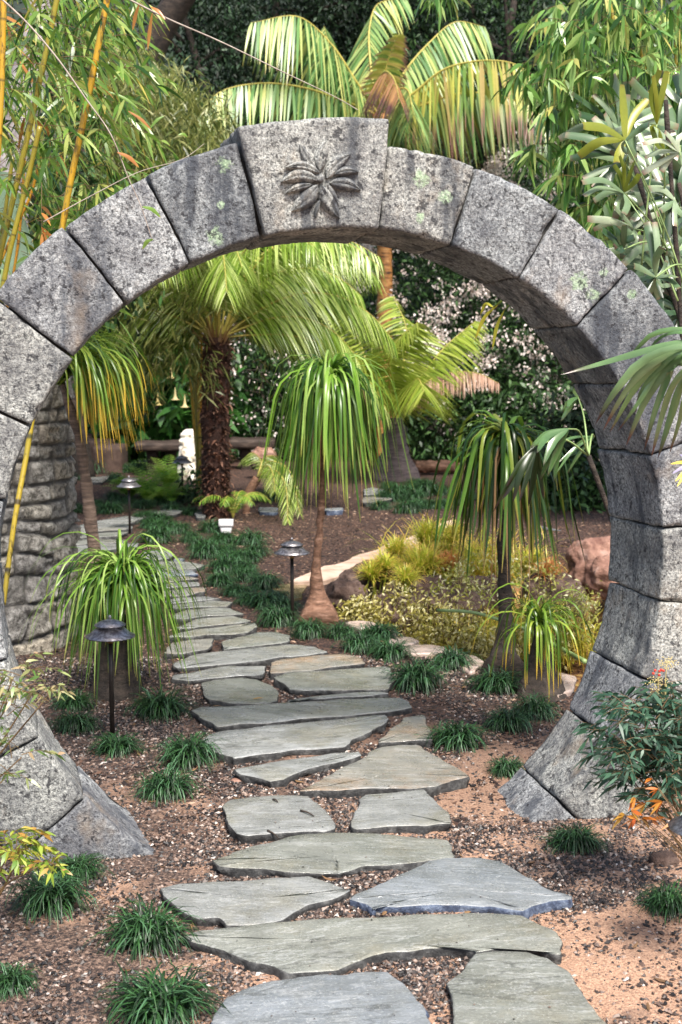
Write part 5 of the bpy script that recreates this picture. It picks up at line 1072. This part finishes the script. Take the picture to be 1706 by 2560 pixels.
for k, (x, y, Y, lb, mt) in enumerate([(885, 1305, 9.6, 'leftmost papyrus tuft, leaning left', L_pap), (850, 1325, 9.5, 'low papyrus tuft at the edge of the sunken bed', L_pap), (908, 1275, 9.9, 'tall narrow papyrus tuft', L_pap), (975, 1315, 9.7, 'widest papyrus tuft in the middle', L_pap), (985, 1245, 10.4, 'papyrus tuft at the far rim by the sandstone path', L_pap), (1027, 1310, 9.9, 'orange dried papyrus tuft', L_papo), (1035, 1235, 10.6, 'far papyrus tuft behind hanging palm leaves', L_pap), (935, 1340, 9.2, 'short papyrus tuft in front of the dark rocks', L_pap), (1080, 1290, 10.0, 'papyrus tuft left of the right palm trunk', L_pap), (1215, 1300, 10.0, 'papyrus tuft right of the right palm trunk', L_pap), (1250, 1330, 9.7, 'orange dried papyrus beside the boulder', L_papo)]):
    papyrus(x, y, Y - .15, 0, lb, mt, 4 if k != 3 else 6, 600 + k, .16 if k not in (3, 4) else .24, 90)
def lowshrub(px, py, Y, rad, n, mat, label, L=.03, W_=.008, seed=0, cls=.05, ncl=60, name='variegated_shrub', grp='variegated shrubs filling the sunken bed'):
    c = dAT(px, py, Y); rr = np.random.default_rng(seed); g = np.array([c[0], c[1], gzp(c)]); root = thing(name, g, label, 'shrub', grp)
    P = cloud(n, c, np.array(rad), ncl, cls, rr, .45); P[:, 2] = np.maximum(P[:, 2], gz(P[:, 0], P[:, 1]) + .01); mb = MB(); leaves(mb, P, L, W_, rr=rr, rpow=1.0); mb.build('foliage', mat, root, origin=c)
    mb = MB()
    for k in range(14):
        e = c + norm(rr.normal(0, 1, 3)) * np.array(rad) * .9; e[2] = max(e[2], g[2] + .05); tube(mb, spline([g, (g + e) / 2 + [rr.normal(0, .02), 0, .02], e], 8), np.linspace(.006, .002, 8), 5)
    mb.build('stem', M_twig, root, origin=g)
for k, a in enumerate([
  (830, 1425, 8.6, (.17, .15, .12), 1000, L_vari, 'variegated shrub nearest the pink sandstones, left end'), (905, 1400, 8.75, (.2, .15, .16), 1000, L_vari, 'variegated shrub below the tall narrow papyrus'), (985, 1430, 8.5, (.2, .15, .16), 1000, L_vari, 'variegated shrub behind the fourth pink sandstone'),
  (1055, 1450, 8.4, (.17, .15, .18), 1000, L_vari, 'variegated shrub left of the right palm base'), (1050, 1360, 9.2, (.2, .16, .17), 700, L_varig, 'pale-leaved shrub behind the green cane'), (1110, 1330, 9.5, (.22, .16, .2), 700, L_varig, 'pale-leaved shrub beside the right palm trunk'),
  (1240, 1460, 8.6, (.24, .15, .2), 1000, L_vari, 'variegated shrub between the right palm and the gate leg'), (1225, 1350, 9.4, (.24, .16, .2), 700, L_varig, 'bright pale-leaved shrub right of the right palm trunk'), (1310, 1420, 8.9, (.2, .15, .24), 700, L_varig, 'pale-leaved shrub against the right gate leg'), (1110, 1490, 8.1, (.14, .1, .1), 1400, L_vari, 'low variegated shrub just left of the right palm base')]):
    lowshrub(*a, seed=700 + k, cls=.035)
for k, (x, y, Y, r0, lb) in enumerate([(1000, 1250, 10.6, .4, 'yellow sedge on the far rim of the sunken bed'), (1120, 1260, 10.6, .42, 'yellow-green sedge behind hanging palm leaves'), (1060, 1440, 8.7, .3, 'yellow sedge low in the middle of the bed'), (960, 1480, 8.3, .22, 'yellow-green sedge edging the pink stones'), (1270, 1430, 9.0, .32, 'golden sedge near the right gate leg'), (1200, 1400, 9.2, .3, 'orange-tinged sedge behind the right palm')]):
    rr = np.random.default_rng(800 + k); c = dAT(x, y + 50, Y); c[2] = max(-.42, c[2] - .1); n = 520; b = np.tile(c, (n, 1)) + np.c_[rr.normal(0, r0 * .35, n), rr.normal(0, r0 * .25, n), np.zeros(n)]
    P, s = arcs(b, rr.uniform(0, 6.283, n), np.radians(rr.uniform(45, 88, n)), np.radians(rr.uniform(-60, 30, n)), rr.uniform(.5, 1.1, n) * r0 * 1.4, 6, np.full(n, 1.), .2); mb = MB(); ribbons(mb, P, np.array([1, 1, .9, .7, .5, .1])[None] * .0045, s, rr.uniform(0, 1, n))
    tag(mb.build('sedge', L_sedge, origin=c), lb, 'sedge', 'yellow sedges in the sunken bed')
# green cane
mb = MB(); culm(mb, [dAT(1005, 1402, 7.9), dAT(1090, 1408, 7.8), dAT(1186, 1438, 7.7), dAT(1260, 1475, 7.3), dAT(1345, 1520, 6.6)], .009, .012, .0, 5); tag(mb.build('bamboo_cane', M_greencane, origin=dAT(1186, 1438, 7.7)), 'thin fallen green cane crossing the sunken bed to the right gate leg', 'bamboo')

# ------------------------------------------------------------------ bamboo, left
def twig_leaves(mb, start, dirn, L, nleaf, Ll, Wl, rr, tm=1, lm=0, r=None, hang=.7, tw=.0016):
    e = start + dirn * L + [0, 0, -.22 * L]; P = spline([start, start + dirn * L * .5 + [0, 0, .02 * L], e], 8); tube(mb, P, np.linspace(tw, tw * .5, 8), 4, m=tm, cap=False)
    u = rr.uniform(.25, 1, nleaf); i = np.clip((u * 7).astype(int), 0, 6); C = P[i] + (P[i + 1] - P[i]) * rr.uniform(0, 1, (nleaf, 1))
    a0 = math.atan2(dirn[0], dirn[1]); az = a0 + rr.normal(0, .9, nleaf); el = np.radians(rr.uniform(-75, 15, nleaf) * hang - 20 * hang)
    leaves(mb, C, Ll, Wl, lm, az=az, el=el, droop=.35, rr=rr, k=5, r=rr.uniform(0, 1, nleaf) ** 1.1 if r is None else r)
Yq = 6.6
root = thing('bamboo', [dAT(150, 520, Yq)[0], Yq, 0], 'golden-stemmed bamboo with long green and orange leaves behind the left of the gate', 'bamboo')
CUL = [([(250, -20), (205, 215), (160, 430), (135, 560), (85, 700), (40, 830), (0, 1000), (-30, 1300)], .0185, .75, 6.2), ([(135, -20), (95, 170), (60, 330), (25, 480)], .018, .3, 6.6), ([(8, -20), (5, 140), (-4, 330)], .019, .75, 6.0), ([(92, 290), (60, 430), (18, 600), (0, 700)], .016, .35, 6.4),
       ([(98, 340), (62, 470), (52, 490)], .010, .9, 7.2), ([(58, 335), (50, 480)], .010, .95, 7.4), ([(30, 360), (2, 560)], .013, .3, 6.9)]
for k, (pts, r0, rv, Y) in enumerate(CUL):
    mb = MB(); p0 = [dAT(x, y, Y) for x, y in pts]; d = p0[-1] - p0[-2]
    if d[0] > -.05 or len(pts) > 6: d = np.array([-.3, 0, -1.])
    if d[2] < 0: t = (p0[-1][2]) / -d[2]; p0.append(p0[-1] + d * t + [0, 0, 0])
    P = culm(mb, p0, r0 * .72, r0 * .85, rv, 14, 12, 120); mb.build('culm', M_culm, root, origin=P[-1])
mb = MB(); rr = np.random.default_rng(21)
for k in range(380):
    x, y = rr.uniform(-60, 380), rr.uniform(-60, 620)
    if x > 200 and rr.random() < (x - 190) / 130: x -= rr.uniform(100, 220)
    if x + y > 640 + 200 * rr.random(): continue
    Y = 6.0 + 2.6 * rr.uniform(0, 1) ** .6; st = dAT(x, y, Y); dr = norm(np.array([rr.normal(.5, .7), rr.normal(-.2, .6), rr.normal(.1, .5)]))
    twig_leaves(mb, st, dr, rr.uniform(.15, .45), 9, .125, .0108, rr, r=np.clip(rr.normal(.34, .25, 9), 0, .8) if rr.random() > .025 else np.full(9, .97))
mb.build('foliage', [L_bam, M_twig], root, origin=[dAT(150, 520, Yq)[0], Yq, 1.5])
# second bamboo with olive foliage farther back
root = thing('bamboo', [dAT(330, 500, 13)[0], 13.0, 0], 'olive-leaved bamboo thicket between the golden bamboo and the tall palm', 'bamboo')
mb = MB(); rr = np.random.default_rng(22)
for k in range(8):
    x = rr.uniform(435, 475); t = dAT(x + rr.uniform(-20, 40), rr.uniform(420, 600), rr.uniform(14.3, 15)); b = np.array([dAT(x, 900, t[1])[0], t[1], 0]); tube(mb, spline([b, (b + t) / 2 + [rr.normal(0, .05), 0, 0], t], 12), np.linspace(.02, .006, 12), 7, r=rr.uniform(.1, .9))
mb.build('culm', M_culm, root, origin=[dAT(330, 500, 13)[0], 13.0, 0])
mb = MB()
C = []
for k in range(420):
    x, y = rr.normal(385, 95), rr.uniform(90, 560) if rr.random() < .8 else rr.uniform(560, 900)
    if y < 120 + max(0, (x - 330)) * .8: continue
    C.append(dAT(x, y, rr.uniform(12.4, 14.2)))
C = np.array(C); i = rr.integers(0, len(C), 15000); leaves(mb, C[i] + rr.normal(0, .1, (15000, 3)), .11, .009, az=None, el=np.radians(rr.uniform(-75, 0, 15000)), rr=rr, k=3)
mb.build('foliage', [L_bamol], root, origin=[dAT(330, 500, 13)[0], 13.0, 1.5])
# low left background bamboo (olive, left of gate ring)
# ------------------------------------------------------------------ weeping bamboo, right
Y0 = 8.2
root = thing('bamboo', [dAT(1500, 400, Y0)[0] + .4, Y0, 0], 'green weeping bamboo hanging over the right of the gate', 'bamboo')
for k, (pts, Y) in enumerate([([(1395, -20), (1420, 90), (1450, 190), (1480, 300)], 8.0), ([(1490, -20), (1470, 60), (1500, 240)], 8.4), ([(1560, -20), (1550, 240)], 8.6)]):
    mb = MB(); p0 = [dAT(x, y, Y) for x, y in pts]; p0.append(np.array([p0[-1][0] + .25, Y, 0])); P = culm(mb, p0, .011, .016, .4, 14, 10, 90); mb.build('culm', M_culm, root, origin=P[-1])
mb = MB(); rr = np.random.default_rng(23)
CL = [(1250, 175, 60, 50), (1330, 190, 60, 60), (1290, 240, 50, 40), (1400, 60, 110, 50), (1520, 60, 70, 60), (1320, 70, 60, 50), (1470, 160, 70, 60), (1240, 340, 28, 40), (1345, 320, 60, 60), (1420, 290, 60, 60), (1330, 410, 50, 50), (1380, 480, 60, 60), (1540, 180, 50, 60), (1450, 10, 100, 40), (1355, 520, 40, 60), (1400, 380, 50, 50), (1010, -10, 40, 12), (1380, 150, 80, 60), (1540, 320, 60, 60), (1470, 560, 60, 40)]
for (x, y, sx_, sy_) in CL:
    for k in range(int(5 + sx_ * sy_ / 210)):
        Y = rr.uniform(7.4, 9.0) if x > 1100 else 9.5; st = dAT(x + rr.normal(0, sx_ * .5), y - 10 + rr.normal(0, sy_ * .5), Y); a = rr.uniform(0, 6.283); dr = norm(np.array([math.sin(a), math.cos(a), rr.uniform(-.6, .3)]))
        twig_leaves(mb, st, dr, rr.uniform(.08, .2), 10, .12, .0145, rr, hang=1.0, r=np.clip(rr.normal(.5, .25, 10), 0, 1))
mb.build('foliage', [L_bamr, M_twig], root, origin=[dAT(1400, 200, Y0)[0], Y0, 3])

# ------------------------------------------------------------------ fan palms
def blade(mb, P, w, r, m=0, blunt=False, twist=0.0):
    P = spline(P, 12); T = norm(np.gradient(P, axis=0)); s = norm(np.cross(T, norm(np.array([.15, -1, .35]))))
    if twist: N = np.cross(T, s); a = np.linspace(0, twist, 12)[:, None]; s = s * np.cos(a) + N * np.sin(a)
    prof = np.interp(np.linspace(0, 1, 12), [0, .15, .55, .9, 1], [.2, .6, 1, .95 if blunt else .45, .8 if blunt else .04])
    ribbons(mb, P[None], (prof * w)[None], s[None], np.array([r]), m=m, fold=.3)
def fan(parent, hub, tips, w, mat, rr, Y, name='fan_leaf', blunt=True, arch=.08, rv=None, petiole=None):
    mb = MB(); h = AT(*hub, Y)
    for tp in tips:
        e = AT(tp[0], tp[1], Y + rr.uniform(-.14, .1)); L = np.linalg.norm(e - h); mid = (h + e) / 2 + [0, 0, arch * L] + rr.normal(0, .01, 3)
        blade(mb, [h, mid, e], w * 1.25 * (tp[2] if len(tp) > 2 else 1) * rr.uniform(.85, 1.15), rr.uniform(0, 1) if rv is None else np.clip(rv + rr.normal(0, .12), 0, 1), 0, blunt, rr.normal(0, .35))
    if petiole is not None:
        q = np.array(petiole); tube(mb, spline([h, (h + q) / 2 + [0, 0, .05], q], 10), np.linspace(.003, .005, 10), 6, m=1)
    return mb.build(name, [mat, M_greencane], parent, origin=h)
R4 = cr(1306, 150, .2551); R5 = cr(1306, 450, .2551)
rr = np.random.default_rng(31); Yp = 6.2
lp = thing('lady_palm', [1.65, 6.3, 0], 'fan palm with blunt grey-green and yellow leaves behind the right side of the gate', 'palm')
for k in range(5):
    mb = MB(); xb = 1.45 + k * .12; top = dAT([1530, 1460, 1560, 1500, 1590][k], [230, 380, 420, 600, 330][k], 6.3 + .1 * k); tube(mb, spline([[xb + .2, 6.3 + .1 * k, 0], [xb + .1, 6.3 + .1 * k, 1.2], top], 30), .011, 8, noise=.003); mb.build('stem', M_bark_dark, lp, origin=[xb, 6.3, 0])
st_ = dAT(1560, 640, 6.4)
FAN = [(R4([(1010,780)])[0], R4([(990,240),(1230,380),(600,640),(555,940),(930,1000)]), .016, L_ladyy, .5), (R4([(1320,630)])[0], R4([(1290,150),(1350,100),(1420,110),(1290,250)]), .010, L_ladyy, .3), (R4([(1010,790)])[0], R4([(1245,620),(1110,960),(1040,900)]), .013, L_lady, .6),
       (R5([(1000,120)])[0], R5([(900,-150),(960,-240),(1040,-230),(1110,-190),(1150,-60)]), .009, L_ladyy, .2), (R5([(1000,130)])[0], R5([(590,20),(600,150),(930,300),(1180,60),(700,200),(1000,330)]), .011, L_lady, .7),
       (R5([(1310,950)])[0], R5([(1220,410),(1300,410),(1370,660),(1100,840),(1200,910)]), .013, L_lady, .5), (R5([(1310,955)])[0], R5([(1420,790),(1540,1060),(1340,1170),(1260,1120),(1540,950),(1460,1020)]), .009, L_lady, .65),
       (R5([(1100,480)])[0], R5([(1340,330),(1050,600),(1060,380),(640,380),(700,490),(900,250),(1090,640)]), .012, L_lady, .75), (R4([(1540,900)])[0], R4([(1180,820),(1200,950),(1180,1110),(1590,1040),(1620,700),(1360,1090),(1400,700)]), .011, L_lady, .9),
       (R5([(1500,200)])[0], R5([(1360,300),(1500,450),(1240,80),(1440,40),(1370,180),(1600,350)]), .011, L_lady, .8), (R4([(1400,900)])[0], R4([(1270,640),(1310,640),(1500,860),(1450,1000)]), .014, L_ladyy, .1),
       (R5([(1540,690)])[0], R5([(1410,720),(1340,650),(1450,560),(1600,850),(1640,600)]), .010, L_lady, .8), (R5([(990,680)])[0], R5([(780,470),(880,430),(1010,440),(940,700),(1100,560)]), .013, L_lady, .05)]
for (hub, tips, w, mt, rv) in FAN: fan(lp, hub, tips, w, mt, rr, Yp + rr.uniform(-.15, .3), rv=rv, petiole=st_ + rr.normal(0, .08, 3))
for k in range(60):
    hx, hy = rr.uniform(1390, 1610), rr.uniform(250, 800)
    if hx < 1280 + hy * .35: hx = 1300 + hy * .36 + rr.uniform(0, 120)
    a0 = rr.uniform(0, 6.283); tips = [((hx + math.cos(a0 + j * .5) * rr.uniform(80, 150)) * K, (hy + math.sin(a0 + j * .5) * rr.uniform(80, 150)) * K) for j in range(7)]
    fan(lp, (hx * K, hy * K), tips, .016, L_lady, rr, rr.uniform(6.5, 7.6), rv=rr.uniform(0, .8), petiole=st_ + [0.1, .4, 0])
# front leaf
R6 = cr(1350, 780, .22704)
fp = thing('fan_palm', [1.75, 4.1, 0], 'fan palm leaf with black-tipped blades reaching in from the right edge before the gate', 'palm')
BL = [[(1568,330),(1100,440),(650,570),(230,690)], [(1568,185),(1200,270),(1060,420),(980,450)], [(1568,370),(1100,560),(850,850),(610,1240)], [(1568,400),(1150,640),(900,950),(700,1300)], [(1568,430),(1250,600),(1050,850),(770,1330)], [(1568,480),(1300,650),(1150,900),(860,1310)],
      [(1568,520),(1350,700),(1180,950),(950,1470)], [(1580,560),(1400,750),(1300,1000),(1150,1520)], [(1620,620),(1480,800),(1380,1050),(1230,1600)], [(1660,650),(1540,850),(1460,1100),(1300,1610)], [(1720,690),(1620,900),(1560,1150),(1430,1560)], [(1568,220),(1300,300),(1220,400),(1180,480)], [(1800,700),(1720,950),(1640,1250),(1560,1500)], [(1560,440),(1330,600),(1100,900),(1050,1130)], [(1700,650),(1560,800),(1500,1000),(1500,1120)]]
mb = MB(); hub = AT(*R6([(2050, 430)])[0], 4.0); rr = np.random.default_rng(33)
for k, bl in enumerate(BL):
    pts = [hub] + [AT(*R6([q])[0], 4.02 + .05 * j + rr.uniform(-.03, .05)) for j, q in enumerate(bl)]
    blade(mb, pts, [.011, .008, .0125, .012, .0125, .009, .0125, .011, .012, .012, .011, .006, .011, .008, .007][k], rr.uniform(.2, 1), 0, False, rr.normal(0, .3))
mb.build('fan_leaf', L_ladyf, fp, origin=hub)
mb = MB(); tube(mb, spline([hub, [1.55, 4.05, 1.0], [1.75, 4.1, 0]], 20), np.linspace(.006, .012, 20), 8); mb.build('petiole', M_greencane, fp, origin=hub)
# dark fan leaves behind the gate right
R7 = cr(853, 640, .54401); dp = thing('fan_palm', [1.55, 6.4, 0], 'dark fan palm leaf with brown tips hanging in the shade beside the right ponytail palm', 'palm')
rr = np.random.default_rng(34)
for k, (hub, tips, Y, w) in enumerate([((1045, 795), [(900,905),(915,1030),(980,1035),(870,880),(950,1010),(930,960)], 6.0, .013), ((900, 870), [(760,1060),(700,1176),(740,1120),(790,1130),(820,1130),(860,1150),(930,1120)], 6.05, .011), ((1165, 830), [(1000,950),(980,1010),(1040,1000),(1075,870),(960,880)], 6.5, .006), ((1090,650), [(1010,760),(1040,700),(1080,600),(1020,720)], 6.6, .011)]):
    fan(dp, R7([hub])[0], R7(tips), w, L_ladyf if k != 1 else L_ladyd, rr, Y, rv=.12, blunt=False, petiole=[1.1, 6.3, 1.2])
mb = MB(); tube(mb, spline([[1.55, 6.4, 0], [1.3, 6.35, .7], [1.1, 6.3, 1.2]], 16), .012, 8); mb.build('stem', M_bark_dark, dp, origin=[1.55, 6.4, 0])
# loose leaf tips hanging just inside the ring
mb = MB()
for a, b, r_ in [((720, 225), (615, 385), .9), ((750, 250), (695, 430), .7), ((700, 235), (640, 270), .8)]:
    p0, p1 = AT(*R7([a])[0], 5.9), AT(*R7([b])[0], 5.95); blade(mb, [p0, (p0 + p1) / 2 + [0, 0, .03], p1], .008, r_)
pq = AT(*R7([(760, 160)])[0], 5.9)
for a in [(720, 225), (750, 250), (700, 235)]: p0 = AT(*R7([a])[0], 5.9); tube(mb, spline([pq + [.3, .2, .05], pq + [.15, .05, 0.08], p0], 8), .0025, 5)
ob = mb.build('hanging_leaf', L_ladyy, origin=pq); tag(ob, 'narrow yellow-green leaf tips hanging just under the right of the arch', 'leaf')

# ------------------------------------------------------------------ nandina shrubs
def spray(mb, st, dr, L, n, Ll, Wl, rr, r=None, tm=1, lm=0):
    e = st + dr * L; P = spline([st, (st + e) / 2 + [0, 0, .08 * L], e - [0, 0, .1 * L]], 7); tube(mb, P, np.linspace(.0014, .0006, 7), 4, m=tm, cap=False)
    u = np.linspace(.2, 1, n); i = np.minimum((u * 6).astype(int), 5); C = P[i] + (P[i + 1] - P[i]) * rr.uniform(0, 1, (n, 1)); a0 = math.atan2(dr[0], dr[1])
    az = a0 + np.where(np.arange(n) % 2, 1, -1) * rr.uniform(.3, 1.2, n); el = np.radians(rr.uniform(-45, 25, n)); az[-1] = a0
    leaves(mb, C, Ll, Wl, lm, az=az, el=el, droop=.25, rr=rr, k=4, r=rr.uniform(0, 1, n) if r is None else np.full(n, r))
def nandina(name, base, cells, label, mat, seed, Y, Ll=.042, Wl=.0062, dens=1.0, L=.12):
    rr = np.random.default_rng(seed); root = thing(name, base, label, 'shrub'); mb = MB(); mb2 = MB()
    for (x, y, sx_, sy_, n) in cells:
        for k in range(int(n * dens)):
            st = dAT(x + rr.normal(0, sx_ * .5), y + rr.normal(0, sy_ * .5), Y + rr.uniform(-.18, .1)); a = rr.uniform(0, 6.283); spray(mb, st, norm(np.array([math.sin(a), math.cos(a), rr.uniform(-.2, .6)])), L * rr.uniform(.6, 1.2), 9, Ll, Wl, rr)
        e = dAT(x, y, Y); b = np.array(base, float); tube(mb2, spline([b, (b + e) / 2 + [rr.normal(0, .03), 0, .03], e], 12), np.linspace(.005, .002, 12), 6)
    mb.build('foliage', [mat, M_twig], root, origin=e); mb2.build('stem', M_twig, root, origin=base)
    return root
Yn = 4.25
nn_ = nandina('heavenly_bamboo', [dG(1530, 1905)[0], Yn, 0], [(1500, 1620, 50, 30, 16), (1450, 1650, 40, 30, 12), (1550, 1640, 40, 40, 14), (1470, 1700, 60, 40, 22), (1540, 1720, 50, 50, 22), (1430, 1740, 40, 25, 12), (1490, 1770, 60, 40, 20), (1550, 1810, 40, 40, 16), (1460, 1800, 40, 20, 7), (1590, 1700, 30, 80, 14), (1510, 1860, 40, 20, 6)],
        'blue-green fine-leaved shrub with red berries against the right gate leg', L_nan, 41, Yn, dens=1.8)
R8 = cr(1350, 1600, .22704)
mb = MB(); rr = np.random.default_rng(42)
for (x, y) in [(1270,335),(1318,343),(1360,338),(1250,368),(1315,385),(1335,330)]:
    P, Q = rbox((.0042, .0042, .0042), .002, .0041); mb.add(P + AT(*R8([(x, y)])[0], Yn), f4=Q)
mb.build('berries', M_berry, nn_, origin=AT(*R8([(1300, 350)])[0], Yn))
mb = MB()
for k in range(260):
    x, y = R8([(rr.normal(1290, 60), rr.uniform(400, 700))])[0] if k < 170 else R8([(rr.normal(1400, 50), rr.normal(260, 30))])[0]
    P, Q = rbox((.0018, .0018, .0018), .002, .0017); mb.add(P + AT(x, y, Yn + rr.uniform(-.05, .05)), f4=Q)
tube(mb, spline([AT(*R8([(1290, 800)])[0], Yn), AT(*R8([(1300, 550)])[0], Yn), AT(*R8([(1310, 340)])[0], Yn)], 10), .0014, 5); tube(mb, spline([AT(*R8([(1370, 800)])[0], Yn), AT(*R8([(1380, 500)])[0], Yn), AT(*R8([(1400, 240)])[0], Yn)], 10), .0014, 5)
mb.build('flower_panicle', simple('bud_cream', [(.4, .32, .1), (.6, .5, .25)], 30, .6, 0), nn_, origin=AT(*R8([(1290, 550)])[0], Yn))
on = thing('heavenly_bamboo', [dG(1540, 1930)[0], 3.95, 0], 'low seedling with orange-red leaves under the berry shrub', 'shrub'); mb = MB()
for (x, y, dx) in [(1050,1740,-1),(1160,1800,-1),(930,1920,-1),(1010,1890,1),(1050,1960,-1),(1230,1980,1),(1130,1960,1),(1500,2060,1),(1490,2000,-1),(1350,1780,-1),(1300,1640,-1),(1230,1520,-1)]:
    p0 = AT(*R8([(x, y)])[0], 3.98 + rr.uniform(-.05, .05)); n = 5; leaves(mb, np.tile(p0, (n, 1)), .042, .0068, 0, az=rr.uniform(3.6, 5.2, n) if dx < 0 else rr.uniform(.8, 2.6, n), el=np.radians(rr.uniform(-60, 30, n)), droop=.2, rr=rr, k=5)
    b = np.array([dG(1540, 1930)[0], 3.95, 0]); tube(mb, spline([b, (b + p0) / 2 + [0, 0, .06], p0], 9), np.linspace(.0025, .0012, 9), 5, m=1)
mb.build('foliage', [L_nano, M_twig], on, origin=b)
nandina('heavenly_bamboo', [dG(-60, 1900)[0], 4.1, 0], [(30, 1560, 50, 25, 10), (80, 1585, 40, 20, 9), (20, 1620, 40, 25, 8), (110, 1600, 30, 12, 5), (-20, 1600, 40, 60, 10), (50, 1740, 45, 18, 4), (10, 1790, 30, 20, 3)], 'wispy pale green shrub reaching over the left gate leg', L_nanl, 43, 4.1, .036, .0055, .8)
nandina('heavenly_bamboo', [dG(30, 2015)[0], 4.0, 0], [(20, 1935, 40, 18, 9), (50, 1960, 40, 20, 11), (90, 1990, 30, 12, 6), (10, 1980, 40, 20, 8)], 'yellow-green low shrub at the left edge beside the left gate foot', leafmat('lime_leaf', [(.12, .24, .03), (.3, .42, .05), (.45, .5, .07), (.5, .25, .06)], rough=.35, transl=.35), 44, 4.0, .036, .0068, 1.3, .08)

# ------------------------------------------------------------------ tendrils over the gate
R1 = cr(0, 0, .54401)
def tendril(pts, Y0, Y1, r0, label, leafpts, seed):
    rr = np.random.default_rng(seed); n = len(pts); P = spline([AT(*R1([p_])[0], Y0 + (Y1 - Y0) * i / (n - 1)) for i, p_ in enumerate(pts)], 40); root = thing('bamboo_tendril', P[0], label, 'twig')
    mb = MB(); tube(mb, P, np.linspace(r0, r0 * .35, 40), 6); mb.build('stem', M_twigpale, root, origin=P[0])
    for (x, y, x2, y2, r_) in leafpts:
        mb = MB(); a, b = AT(*R1([(x, y)])[0], Y1), AT(*R1([(x2, y2)])[0], Y1 + .02); blade(mb, [a, (a + b) / 2 + [0, 0, .01], b], .007, r_); mb.build('leaf', L_bam, root, origin=a)
tendril([(-20, -30), (120, 100), (250, 250), (400, 460), (500, 600), (600, 840), (650, 950), (680, 1040), (700, 1100)], 4.45, 4.42, .0032, 'thin pale arching tendril hanging over the left of the arch', [(655, 950, 740, 1000, .35), (705, 1100, 655, 1145, .45), (540, 700, 640, 770, .98)], 1)
tendril([(560, -20), (770, 85), (1000, 185), (1300, 330), (1568, 460), (1645, 505)], 5.6, 5.3, .0042, 'long thin branch slanting down to the top of the keystone', [(760, 90, 690, 30, .98), (640, 20, 610, 140, .97), (700, 60, 680, 230, .96)], 2)
tendril([(200, 1020), (420, 900), (640, 790), (860, 720), (940, 660)], 6.0, 6.2, .003, 'dark thin twig behind the upper left of the arch', [(820, 620, 865, 632, .4), (690, 590, 760, 530, .3), (590, 510, 700, 600, .98), (500, 420, 640, 500, .4)], 3)

# pale banana leaf
bl = thing('banana_plant', [-2.3, 7.6, 0], 'broad pale ribbed leaf at the left edge behind the golden bamboo', 'plant'); mb = MB()
for pts, w in [([(10, 620), (5, 500), (10, 395)], .10), ([(60, 640), (30, 560), (20, 470)], .10)]:
    P = spline([dAT(x, y, 7.4) for x, y in pts], 24); s = norm(np.cross(norm(np.gradient(P, axis=0)), [0.2, -1, .2])); pr_ = np.sin(np.linspace(.25, 3.05, 24)) ** .6
    rp_ = 1 + .03 * np.sin(np.arange(24) * 2.2); ribbons(mb, P[None], (pr_ * w * rp_)[None], s[None], U(0, 1, 1), fold=.25)
mb.build('leaf', L_banana, bl, origin=dAT(10, 620, 7.4)); mb = MB(); tube(mb, spline([[-2.3, 7.6, 0], dAT(-10, 800, 7.5), dAT(10, 620, 7.4)], 16), np.linspace(.05, .015, 16), 8); mb.build('stem', M_greencane, bl, origin=[-2.3, 7.6, 0])
# grey tree trunk and dark leaning limb at the top left
g0 = np.array([dAT(60, 100, 10.5)[0] - .3, 10.5, 0]); rt = thing('grey_tree', g0, 'thick grey trunk glimpsed through the golden bamboo at the top left', 'tree')
mb = MB(); tube(mb, spline([g0, dAT(40, 300, 10.5), dAT(95, 60, 10.5), dAT(120, -120, 10.5)], 30), np.linspace(.2, .12, 30), 16, noise=.02); mb.build('trunk', simple('grey_bark', [(.16, .14, .14), (.3, .27, .27), (.42, .39, .38)], 8, .85, .6), rt, origin=g0)
g0 = np.array([dAT(40, 400, 15.5)[0], 15.5, 0]); rt = thing('leaning_tree', g0, 'black leaning trunk behind the bamboo near the top edge', 'tree')
mb = MB(); tube(mb, spline([g0, dAT(180, 420, 15.5), dAT(352, 110, 15.5), dAT(400, 15, 15.4), dAT(460, -60, 15.3)], 30), np.linspace(.22, .14, 30), 14, noise=.02); mb.build('trunk', M_bark_dark, rt, origin=g0)
# flower at right edge
fr_ = thing('flower', [dAT(1585, 1080, 4.25)[0] + .1, 4.3, 0], 'yellow and violet spiky flower cut off by the right edge', 'flower'); fh = dAT(1600, 1070, 4.25)
mb = MB()
for k, (x, y) in enumerate([(1541, 1066), (1545, 1088), (1552, 1106), (1562, 1045), (1556, 1118)]):
    e = dAT(x, y, 4.22); blade(mb, [fh, (fh + e) / 2 + [0, 0, .008], e], .0055, .5, m=k % 2)
mb.build('petals', [M_petal_y, M_petal_p], fr_, origin=fh); mb = MB(); tube(mb, [fh, (fh + np.array(fr_['_o'])) / 2 + [.02, 0, 0], fr_['_o']], .004, 6); mb.build('stem', M_greencane, fr_, origin=fh)

for o in SC.objects:
    if '_o' in o: del o['_o']
